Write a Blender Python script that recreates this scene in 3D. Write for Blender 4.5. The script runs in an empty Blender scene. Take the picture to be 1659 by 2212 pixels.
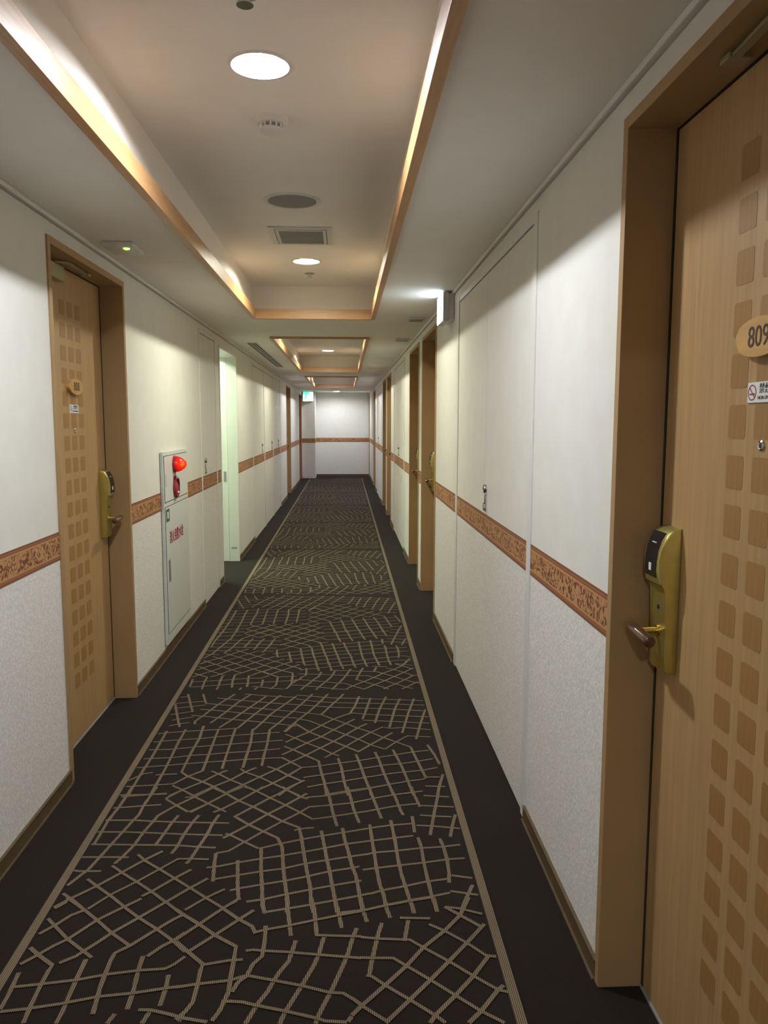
import bpy, bmesh, math, random
from mathutils import Vector, Matrix

S = bpy.context.scene
COL = S.collection
random.seed(7)

# ---------------------------------------------------------------- camera
YAW, PITCH, ROLL = 0.0494634, -0.1146555, 0.00177876
fw = Vector((math.sin(YAW)*math.cos(PITCH), math.cos(YAW)*math.cos(PITCH), math.sin(PITCH)))
rt = fw.cross(Vector((0, 0, 1))).normalized()
up = rt.cross(fw)
r2 = rt*math.cos(ROLL) + up*math.sin(ROLL)
u2 = -rt*math.sin(ROLL) + up*math.cos(ROLL)
cam_d = bpy.data.cameras.new('camera')
cam_d.sensor_fit = 'VERTICAL'
cam_d.sensor_height = 36.0
cam_d.lens = 1690.0/2212.0*36.0
cam_d.clip_start = 0.02
cam = bpy.data.objects.new('camera', cam_d)
COL.objects.link(cam)
M = Matrix(((r2.x, u2.x, -fw.x, 0), (r2.y, u2.y, -fw.y, 0), (r2.z, u2.z, -fw.z, 1.5), (0, 0, 0, 1)))
cam.matrix_world = M
S.camera = cam

# ---------------------------------------------------------------- world, exposure
w = bpy.data.worlds.new('world')
S.world = w
w.use_nodes = True
w.node_tree.nodes['Background'].inputs[0].default_value = (0.02, 0.02, 0.02, 1)
w.node_tree.nodes['Background'].inputs[1].default_value = 0.0
S.view_settings.view_transform = 'Standard'
S.view_settings.look = 'None'
S.view_settings.exposure = 0.0
S.view_settings.gamma = 1.0
S.view_settings.use_curve_mapping = False
LAMP_COOL = (0.90, 0.95, 1.0)
LAMP_WARM = (0.98, 0.985, 0.80)
LAMP_POWER = 1260.0          # radiance of a downlight's diffuser
PANTRY_POWER = 62.0

# ---------------------------------------------------------------- helpers
def lin(c):
    return tuple(((v/255.0)/12.92 if v/255.0 <= 0.04045 else ((v/255.0+0.055)/1.055)**2.4) for v in c)

def tag(o, label=None, cat=None, group=None, kind=None):
    if label: o['label'] = label
    if cat: o['category'] = cat
    if group: o['group'] = group
    if kind: o['kind'] = kind
    return o

def obj(name, bm, mats, parent=None, smooth=False):
    me = bpy.data.meshes.new(name)
    bmesh.ops.recalc_face_normals(bm, faces=bm.faces[:])
    if smooth:
        for f in bm.faces: f.smooth = True
    bm.to_mesh(me); bm.free()
    if not isinstance(mats, (list, tuple)): mats = [mats]
    for m in mats: me.materials.append(m)
    if smooth:
        me.set_sharp_from_angle(angle=math.radians(38))
    o = bpy.data.objects.new(name, me)
    COL.objects.link(o)
    if parent is not None:
        o.parent = parent
        o.matrix_parent_inverse = Matrix.Translation(-Vector(parent['at'])) if 'at' in parent else Matrix.Identity(4)
    return o

def empty(name, loc):
    o = bpy.data.objects.new(name, None)
    o.location = loc
    o.empty_display_size = 0.1
    COL.objects.link(o)
    BASE[o.name] = Vector(loc)
    return o
BASE = {}

def put(o, parent):
    o.parent = parent
    base = Vector((0, 0, 0)); p = parent
    if p.name in BASE: base = BASE[p.name]
    elif p.parent and p.parent.name in BASE: base = Vector((0, 0, 0))
    o.matrix_parent_inverse = Matrix.Translation(-base)
    return o

def part(name, bm, mats, parent, smooth=False):
    return put(obj(name, bm, mats, None, smooth), parent)

def nb(): return bmesh.new()

def box(bm, x0, x1, y0, y1, z0, z1, mi=0, bevel=0.0):
    x0, x1 = min(x0, x1), max(x0, x1); y0, y1 = min(y0, y1), max(y0, y1); z0, z1 = min(z0, z1), max(z0, z1)
    v = [bm.verts.new(p) for p in ((x0,y0,z0),(x1,y0,z0),(x1,y1,z0),(x0,y1,z0),(x0,y0,z1),(x1,y0,z1),(x1,y1,z1),(x0,y1,z1))]
    fs = []
    for i in ((3,2,1,0),(4,5,6,7),(0,1,5,4),(1,2,6,5),(2,3,7,6),(3,0,4,7)):
        f = bm.faces.new([v[k] for k in i]); f.material_index = mi; fs.append(f)
    if bevel > 0:
        es = list({e for f in fs for e in f.edges})
        r = bmesh.ops.bevel(bm, geom=es, offset=bevel, segments=2, profile=0.5, affect='EDGES', clamp_overlap=True)
        for f in r['faces']: f.material_index = mi
    return fs

def lathe(bm, origin, axis, prof, n=32, mi=0, cap0=True, cap1=True, ref=None, sx=1.0):
    """prof: list of (distance along axis, radius)"""
    a = Vector(axis).normalized()
    t = Vector(ref) if ref else (Vector((0,0,1)) if abs(a.z) < 0.9 else Vector((0,1,0)))
    t = (t - a*t.dot(a)).normalized(); b = a.cross(t)
    rings = []
    for d, r in prof:
        rings.append([bm.verts.new(Vector(origin)+a*d+(t*math.cos(2*math.pi*i/n)+b*sx*math.sin(2*math.pi*i/n))*r) for i in range(n)])
    for q in range(len(rings)-1):
        for i in range(n):
            f = bm.faces.new((rings[q][i], rings[q][(i+1)%n], rings[q+1][(i+1)%n], rings[q+1][i])); f.material_index = mi
    if cap0: f = bm.faces.new(rings[0][::-1]); f.material_index = mi
    if cap1: f = bm.faces.new(rings[-1]); f.material_index = mi
    return rings

def prism(bm, pts, f3, h0, h1, mi=0):
    """extrude a 2D outline; f3(u,v,h) gives the 3D point"""
    a = [bm.verts.new(f3(u, v, h0)) for u, v in pts]
    b = [bm.verts.new(f3(u, v, h1)) for u, v in pts]
    n = len(pts); out = []
    for i in range(n):
        out.append(bm.faces.new((a[i], a[(i+1)%n], b[(i+1)%n], b[i])))
    out.append(bm.faces.new(a[::-1])); out.append(bm.faces.new(b))
    for f in out: f.material_index = mi
    return out

def rrect(cx, cy, wd, ht, r, k=3):
    pts = []
    for qx, qy, a0 in ((1,1,0),(-1,1,90),(-1,-1,180),(1,-1,270)):
        for i in range(k+1):
            a = math.radians(a0+90*i/k)
            pts.append((cx+qx*(wd/2-r)+r*math.cos(a), cy+qy*(ht/2-r)+r*math.sin(a)))
    return pts

def ellipse(cx, cy, rx, ry, n=32):
    return [(cx+rx*math.cos(2*math.pi*i/n), cy+ry*math.sin(2*math.pi*i/n)) for i in range(n)]

# ---------------------------------------------------------------- materials
def new_mat(name):
    m = bpy.data.materials.new(name); m.use_nodes = True
    nt = m.node_tree
    return m, nt, nt.nodes['Principled BSDF']

def N(nt, kind, **kw):
    n = nt.nodes.new(kind)
    for k, v in kw.items(): setattr(n, k, v)
    return n

def L(nt, a, b): nt.links.new(a, b)

def plain(name, c, rough=0.5, metal=0.0, spec=0.5, noise=0.0, nscale=20.0, stretch=(1,1,1), bump=0.0, bscale=200.0, bdist=0.002, coat=0.0):
    """base colour with procedural variation and fine relief"""
    m, nt, b = new_mat(name)
    b.inputs['Roughness'].default_value = rough
    b.inputs['Metallic'].default_value = metal
    b.inputs['Specular IOR Level'].default_value = spec
    b.inputs['Coat Weight'].default_value = coat
    b.inputs['Base Color'].default_value = (*c, 1)
    if noise > 0 or bump > 0:
        tc = N(nt, 'ShaderNodeTexCoord'); mp = N(nt, 'ShaderNodeMapping')
        mp.inputs['Scale'].default_value = stretch
        L(nt, tc.outputs['Object'], mp.inputs['Vector'])
    if noise > 0:
        tx = N(nt, 'ShaderNodeTexNoise'); tx.inputs['Scale'].default_value = nscale; tx.inputs['Detail'].default_value = 4
        L(nt, mp.outputs[0], tx.inputs['Vector'])
        cr = N(nt, 'ShaderNodeValToRGB')
        cr.color_ramp.elements[0].position = 0.3; cr.color_ramp.elements[1].position = 0.7
        cr.color_ramp.elements[0].color = (*[v*(1-noise) for v in c], 1)
        cr.color_ramp.elements[1].color = (*[min(1, v*(1+noise)) for v in c], 1)
        L(nt, tx.outputs['Fac'], cr.inputs[0]); L(nt, cr.outputs[0], b.inputs['Base Color'])
    if bump > 0:
        t2 = N(nt, 'ShaderNodeTexNoise'); t2.inputs['Scale'].default_value = bscale; t2.inputs['Detail'].default_value = 3
        L(nt, mp.outputs[0], t2.inputs['Vector'])
        bp = N(nt, 'ShaderNodeBump'); bp.inputs['Strength'].default_value = bump; bp.inputs['Distance'].default_value = bdist
        L(nt, t2.outputs['Fac'], bp.inputs['Height']); L(nt, bp.outputs[0], b.inputs['Normal'])
    return m

def emit(name, c, power):
    m, nt, b = new_mat(name)
    b.inputs['Base Color'].default_value = (0.8, 0.8, 0.8, 1)
    b.inputs['Emission Color'].default_value = (*c, 1)
    b.inputs['Emission Strength'].default_value = power
    return m

def ornament_mat():
    """printed wallpaper border: scrolled leaves between striped edges"""
    m, nt, b = new_mat('border_print')
    b.inputs['Roughness'].default_value = 0.7
    tc = N(nt, 'ShaderNodeTexCoord'); sp = N(nt, 'ShaderNodeSeparateXYZ')
    L(nt, tc.outputs['Object'], sp.inputs[0])
    mp = N(nt, 'ShaderNodeMapping'); L(nt, tc.outputs['Object'], mp.inputs['Vector'])
    # scroll lines: iso-lines of a warped noise
    n1 = N(nt, 'ShaderNodeTexNoise'); n1.inputs['Scale'].default_value = 22; n1.inputs['Detail'].default_value = 1.0; n1.inputs['Distortion'].default_value = 1.6
    L(nt, mp.outputs[0], n1.inputs['Vector'])
    s1 = N(nt, 'ShaderNodeMath', operation='SUBTRACT'); s1.inputs[1].default_value = 0.5; L(nt, n1.outputs['Fac'], s1.inputs[0])
    a1 = N(nt, 'ShaderNodeMath', operation='ABSOLUTE'); L(nt, s1.outputs[0], a1.inputs[0])
    r1 = N(nt, 'ShaderNodeMapRange'); r1.inputs[1].default_value = 0.030; r1.inputs[2].default_value = 0.060; r1.inputs[3].default_value = 1; r1.inputs[4].default_value = 0
    L(nt, a1.outputs[0], r1.inputs[0])
    # leaf blobs
    v = N(nt, 'ShaderNodeTexVoronoi'); v.inputs['Scale'].default_value = 34
    L(nt, mp.outputs[0], v.inputs['Vector'])
    r2_ = N(nt, 'ShaderNodeMapRange'); r2_.inputs[1].default_value = 0.24; r2_.inputs[2].default_value = 0.33; r2_.inputs[3].default_value = 1; r2_.inputs[4].default_value = 0
    L(nt, v.outputs['Distance'], r2_.inputs[0])
    mx = N(nt, 'ShaderNodeMath', operation='MAXIMUM'); L(nt, r1.outputs[0], mx.inputs[0]); L(nt, r2_.outputs[0], mx.inputs[1])
    # only in the middle of the strip
    zr = N(nt, 'ShaderNodeValToRGB'); zr.color_ramp.interpolation = 'CONSTANT'
    zm = N(nt, 'ShaderNodeMapRange'); zm.inputs[1].default_value = BAND0; zm.inputs[2].default_value = BAND1
    L(nt, sp.outputs['Z'], zm.inputs[0]); L(nt, zm.outputs[0], zr.inputs[0])
    e = zr.color_ramp.elements
    e[0].position = 0; e[0].color = (0,0,0,1)
    e[1].position = 0.20; e[1].color = (1,1,1,1)
    q = zr.color_ramp.elements.new(0.80); q.color = (0,0,0,1)
    mk = N(nt, 'ShaderNodeMath', operation='MULTIPLY'); L(nt, mx.outputs[0], mk.inputs[0]); L(nt, zr.outputs[0], mk.inputs[1])
    # striped edges
    st = N(nt, 'ShaderNodeValToRGB'); st.color_ramp.interpolation = 'CONSTANT'
    L(nt, zm.outputs[0], st.inputs[0])
    ground = (0.48, 0.245, 0.10, 1); rust = (0.21, 0.07, 0.028, 1); rust2 = (0.36, 0.145, 0.058, 1)
    el = st.color_ramp.elements
    el[0].position = 0; el[0].color = rust
    el[1].position = 0.07; el[1].color = rust2
    for p, c in ((0.10, rust), (0.125, rust2), (0.15, ground), (0.85, rust2), (0.875, rust), (0.91, rust2), (0.94, rust)):
        x = st.color_ramp.elements.new(p); x.color = c
    mix = N(nt, 'ShaderNodeMix', data_type='RGBA')
    L(nt, mk.outputs[0], mix.inputs[0]); L(nt, st.outputs[0], mix.inputs[6]); mix.inputs[7].default_value = (0.16, 0.045, 0.015, 1)
    L(nt, mix.outputs[2], b.inputs['Base Color'])
    return m

def pile_mat(name, c, stripe=0.0, period=0.0045, dark=None, sheen=0.0):
    """carpet yarn: fine noise, optional cord stripes along the corridor"""
    m, nt, b = new_mat(name)
    b.inputs['Roughness'].default_value = 1.0
    b.inputs['Specular IOR Level'].default_value = 0.05
    b.inputs['Sheen Weight'].default_value = sheen
    b.inputs['Sheen Roughness'].default_value = 0.6
    tc = N(nt, 'ShaderNodeTexCoord')
    n1 = N(nt, 'ShaderNodeTexNoise'); n1.inputs['Scale'].default_value = 3.0; n1.inputs['Detail'].default_value = 5
    n2 = N(nt, 'ShaderNodeTexNoise'); n2.inputs['Scale'].default_value = 260.0; n2.inputs['Detail'].default_value = 2
    L(nt, tc.outputs['Object'], n1.inputs['Vector']); L(nt, tc.outputs['Object'], n2.inputs['Vector'])
    ad = N(nt, 'ShaderNodeMath', operation='ADD'); L(nt, n1.outputs['Fac'], ad.inputs[0]); L(nt, n2.outputs['Fac'], ad.inputs[1])
    mr = N(nt, 'ShaderNodeMapRange'); mr.inputs[1].default_value = 0.6; mr.inputs[2].default_value = 1.4; mr.inputs[3].default_value = 0.75; mr.inputs[4].default_value = 1.25
    L(nt, ad.outputs[0], mr.inputs[0])
    sc = N(nt, 'ShaderNodeVectorMath', operation='SCALE'); L(nt, mr.outputs[0], sc.inputs['Scale'])
    if stripe > 0:
        sp = N(nt, 'ShaderNodeSeparateXYZ'); L(nt, tc.outputs['Object'], sp.inputs[0])
        mu = N(nt, 'ShaderNodeMath', operation='MULTIPLY'); mu.inputs[1].default_value = 2*math.pi/period; L(nt, sp.outputs['X'], mu.inputs[0])
        sn = N(nt, 'ShaderNodeMath', operation='SINE'); L(nt, mu.outputs[0], sn.inputs[0])
        r = N(nt, 'ShaderNodeMapRange'); r.inputs[1].default_value = -0.6; r.inputs[2].default_value = 0.3; r.inputs[3].default_value = 0; r.inputs[4].default_value = 1
        L(nt, sn.outputs[0], r.inputs[0])
        mix = N(nt, 'ShaderNodeMix', data_type='RGBA'); mix.inputs[6].default_value = (*dark, 1); mix.inputs[7].default_value = (*c, 1)
        L(nt, r.outputs[0], mix.inputs[0]); L(nt, mix.outputs[2], sc.inputs[0])
    else:
        sc.inputs[0].default_value = c
    L(nt, sc.outputs[0], b.inputs['Base Color'])
    bp = N(nt, 'ShaderNodeBump'); bp.inputs['Strength'].default_value = 0.5; bp.inputs['Distance'].default_value = 0.003
    L(nt, n2.outputs['Fac'], bp.inputs['Height']); L(nt, bp.outputs[0], b.inputs['Normal'])
    return m

# ---------------------------------------------------------------- measures (metres; corridor runs along +Y)
WL, WR = 1.15, 0.675          # wall faces at x = -WL and x = +WR
ZS, ZU = 2.30, 2.53           # soffit and recess heights
YB, YE = -5.2, 21.75          # back and end of the corridor
BAND0, BAND1 = 0.947, 1.059
CX0, CX1 = -0.712, 0.236      # recess sides
DEEP = 0.11                   # door leaf behind the wall face
THK = 0.16

M_ = {}
M_['paper_up'] = plain('upper_wallpaper', (0.735, 0.715, 0.655), 0.75, noise=0.025, nscale=9, bump=0.12, bscale=420, bdist=0.001)
M_['paper_low'] = plain('lower_wallpaper', (0.725, 0.695, 0.655), 0.8, noise=0.11, nscale=75, bump=0.5, bscale=95, bdist=0.004)
M_['ceil'] = plain('ceiling_paper', (0.85, 0.80, 0.74), 0.85, noise=0.02, nscale=5, bump=0.1, bscale=300, bdist=0.001)
M_['band'] = ornament_mat()
M_['wood_trim'] = plain('beech_trim', (0.52, 0.285, 0.125), 0.42, noise=0.12, nscale=14, stretch=(10, 0.6, 10))
M_['wood_trim_x'] = plain('beech_trim_cross', (0.52, 0.285, 0.125), 0.42, noise=0.12, nscale=14, stretch=(0.6, 10, 10))
M_['leaf'] = plain('door_veneer', (0.44, 0.272, 0.118), 0.45, noise=0.10, nscale=9, stretch=(9, 9, 0.35))
M_['inlay'] = plain('inlay_veneer', (0.335, 0.175, 0.055), 0.45, noise=0.10, nscale=11, stretch=(9, 9, 0.5))
M_['frame'] = plain('door_frame_brown', (0.38, 0.235, 0.105), 0.5, noise=0.05, nscale=6)
M_['frame_lamp_tint'] = plain('door_frame_reddish', (0.40, 0.19, 0.12), 0.5, noise=0.05, nscale=6)  # brown frame with the lamp's reddish tint painted into its colour
M_['base'] = plain('baseboard_brown', (0.105, 0.065, 0.03), 0.55, noise=0.12, nscale=16)
M_['pile'] = pile_mat('carpet_pile', (0.0145, 0.0088, 0.0060), sheen=0.06)
M_['yarn'] = pile_mat('carpet_yarn', (0.235, 0.175, 0.105), stripe=1, period=0.0052, dark=(0.05, 0.034, 0.018), sheen=0.12)
M_['white'] = plain('white_enamel', (0.72, 0.71, 0.67), 0.4, noise=0.02, nscale=30)
M_['white_plastic'] = plain('white_plastic', (0.70, 0.68, 0.64), 0.45, noise=0.02, nscale=40)
M_['steel_cab'] = plain('grey_white_steel', (0.66, 0.675, 0.645), 0.38, noise=0.02, nscale=12)
M_['grey'] = plain('grey_metal', (0.30, 0.30, 0.29), 0.5, noise=0.05, nscale=30)
M_['dark'] = plain('dark_void', (0.012, 0.011, 0.01), 0.9, noise=0.1, nscale=20)
M_['chrome'] = plain('chrome', (0.62, 0.62, 0.60), 0.18, metal=1.0, noise=0.03, nscale=60)
M_['brass'] = plain('olive_gold_metal', (0.60, 0.52, 0.17), 0.34, metal=0.85, noise=0.05, nscale=50)
M_['gold'] = plain('polished_gold', (0.85, 0.68, 0.22), 0.16, metal=1.0, noise=0.03, nscale=50)
M_['grip'] = plain('brown_wood_grip', (0.085, 0.035, 0.02), 0.25, noise=0.2, nscale=40, stretch=(1, 0.2, 1), coat=0.4)
M_['black'] = plain('black_plastic', (0.012, 0.012, 0.012), 0.25, noise=0.1, nscale=60)
M_['plate'] = plain('wooden_number_plate', (0.56, 0.32, 0.10), 0.4, noise=0.10, nscale=12, stretch=(8, 1, 8))
M_['ink'] = plain('dark_brown_ink', (0.045, 0.022, 0.012), 0.6, noise=0.1, nscale=60)
M_['ink_grey'] = plain('dark_grey_ink', (0.05, 0.05, 0.045), 0.6, noise=0.1, nscale=60)
M_['ink_red'] = plain('red_ink', (0.30, 0.02, 0.025), 0.6, noise=0.1, nscale=60)
M_['ink_green'] = plain('green_ink', (0.01, 0.13, 0.06), 0.5, noise=0.1, nscale=60)
M_['sign_white'] = plain('sign_white', (0.82, 0.80, 0.78), 0.4, noise=0.02, nscale=60)
M_['red'] = plain('red_plastic', (0.26, 0.012, 0.025), 0.22, noise=0.1, nscale=60, coat=0.4)
M_['closer'] = plain('closer_olive_metal', (0.36, 0.33, 0.20), 0.4, metal=0.4, noise=0.05, nscale=40)
def lamp_glass():
    """red dome lit from a bulb inside: hotter round the bulb, deep red at the rim"""
    m, nt, b = new_mat('red_lamp_glass')
    b.inputs['Base Color'].default_value = (0.35, 0.006, 0.006, 1)
    b.inputs['Roughness'].default_value = 0.15
    tc = N(nt, 'ShaderNodeTexCoord')
    ds = N(nt, 'ShaderNodeVectorMath', operation='DISTANCE'); ds.inputs[1].default_value = (-WL+0.022+0.052, 5.215-0.02, 1.225)
    L(nt, tc.outputs['Object'], ds.inputs[0])
    cr = N(nt, 'ShaderNodeValToRGB'); L(nt, ds.outputs['Value'], cr.inputs[0])
    e = cr.color_ramp.elements
    e[0].position = 0.010; e[0].color = (1.0, 0.30, 0.02, 1)
    e[1].position = 0.058; e[1].color = (0.12, 0.002, 0.004, 1)
    x = cr.color_ramp.elements.new(0.026); x.color = (0.95, 0.022, 0.004, 1)
    L(nt, cr.outputs[0], b.inputs['Emission Color'])
    b.inputs['Emission Strength'].default_value = 1.0
    return m
M_['lamp_red'] = lamp_glass()
M_['exit_white'] = emit('exit_panel_white', (0.70, 0.85, 1.0), 9.0)
M_['exit_far'] = emit('exit_far_white', (0.86, 0.97, 1.0), 2.4)
M_['exit_green'] = emit('exit_panel_green', (0.0, 0.62, 0.33), 1.1)
M_['led_green'] = emit('green_led', (0.35, 1.0, 0.12), 2.2)
M_['pantry_light'] = emit('pantry_lamp', (0.82, 1.0, 0.74), PANTRY_POWER)
M_['pantry_wall'] = plain('pantry_paint', (0.72, 0.76, 0.66), 0.6, noise=0.02, nscale=8)
M_['dl_cool'] = emit('downlight_cool', LAMP_COOL, LAMP_POWER)
M_['dl_warm'] = emit('downlight_warm', LAMP_WARM, LAMP_POWER)
M_['dl_end'] = emit('downlight_dim', LAMP_COOL, LAMP_POWER*0.85)

# ================================================================ large structure
def holes_ceiling(bm, x0, x1, y0, y1, z, holes, r):
    """flat ceiling with round holes cut out of it"""
    def quad(a, b, c, d):
        if b-a > 1e-6 and d-c > 1e-6:
            bm.faces.new([bm.verts.new(p) for p in ((a,c,z),(b,c,z),(b,d,z),(a,d,z))])
    y = y0; h = r+0.03
    for cx, cy in sorted(holes, key=lambda q: q[1]):
        quad(x0, x1, y, cy-h); quad(x0, cx-h, cy-h, cy+h); quad(cx+h, x1, cy-h, cy+h)
        n = 32; inn = []; out = []
        for i in range(n):
            a = 2*math.pi*i/n; c, s = math.cos(a), math.sin(a); k = h/max(abs(c), abs(s))
            inn.append(bm.verts.new((cx+r*c, cy+r*s, z))); out.append(bm.verts.new((cx+k*c, cy+k*s, z)))
        for i in range(n):
            bm.faces.new((inn[i], inn[(i+1)%n], out[(i+1)%n], out[i]))
        y = cy+h
    quad(x0, x1, y, y1)

COFFERS = [(-5.0, -0.32), (1.08, 6.17), (7.57, 12.62), (14.02, 18.42)]
DL_R = 0.082
LIGHTS = {0: [(-0.243, -4.1), (-0.243, -1.3)], 1: [(-0.243, 2.425), (-0.246, 5.22)], 2: [(-0.244, 8.6), (-0.244, 11.60)], 3: [(-0.244, 15.0), (-0.244, 17.4)]}
END_LIGHT = (-0.225, 20.86)
bm = nb()
def q3(*p): bm.faces.new([bm.verts.new(v) for v in p])
def soffit(a, b, c, d): q3((a,c,ZS), (b,c,ZS), (b,d,ZS), (a,d,ZS))
XA, XB = -WL-0.2, WR+0.2
soffit(XA, CX0, YB-0.2, YE+0.2)
soffit(CX1, XB, YB-0.2, YE+0.2)
prev = YB-0.2
for i, (a, b) in enumerate(COFFERS):
    soffit(CX0, CX1, prev, a); prev = b
    q3((CX0,a,ZS),(CX0,b,ZS),(CX0,b,ZU),(CX0,a,ZU)); q3((CX1,a,ZS),(CX1,b,ZS),(CX1,b,ZU),(CX1,a,ZU))
    q3((CX0,a,ZS),(CX1,a,ZS),(CX1,a,ZU),(CX0,a,ZU)); q3((CX0,b,ZS),(CX1,b,ZS),(CX1,b,ZU),(CX0,b,ZU))
    holes_ceiling(bm, CX0, CX1, a, b, ZU, LIGHTS[i], DL_R)
holes_ceiling(bm, CX0, CX1, prev, YE+0.2, ZS, [END_LIGHT], DL_R)
tag(obj('ceiling', bm, M_['ceil']), 'pale corridor ceiling with long rectangular raised recesses', kind='structure')

# wooden boards round each recess
TRIM_LABEL = ['beech boards framing the ceiling recess behind the nearest one', 'beech boards framing the nearest, longest-looking ceiling recess with the bright downlight',
              'beech boards framing the second ceiling recess, with one lit downlight', 'thin-looking beech boards framing the third ceiling recess, before the end wall']
for i, (a, b) in enumerate(COFFERS):
    t = empty('trim_%d' % (i+1), ((CX0+CX1)/2, (a+b)/2, ZS))
    tag(t, TRIM_LABEL[i], kind='structure')
    e = 0.002; tw = 0.035; z0, z1 = 2.281, 2.355
    for x0, x1 in ((CX0+e, CX0+tw), (CX1-tw, CX1-e)):
        bm = nb(); box(bm, x0, x1, a+e, b-e, z0, z1, bevel=0.0012); part('trim_board', bm, M_['wood_trim'], t)
    for y0, y1 in ((a+e, a+tw), (b-tw, b-e)):
        bm = nb(); box(bm, CX0+tw, CX1-tw, y0, y1, z0, z1, bevel=0.0012); part('trim_board', bm, M_['wood_trim_x'], t)

# floor: dark carpet with a woven runner pattern
bm = nb(); box(bm, -3.4, 1.1, YB-0.3, YE+0.3, -0.08, 0.0)
floor = tag(obj('floor', bm, M_['pile']), 'dark brown corridor carpet with a gold criss-cross line pattern down the middle', kind='structure')
for x0, x1, ye in ((-0.944, -0.917, 20.6), (0.424, 0.451, 20.9)):
    bm = nb(); box(bm, x0, x1, YB, ye, -0.002, 0.0035)
    part('carpet_border', bm, M_['yarn'], floor)

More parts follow.
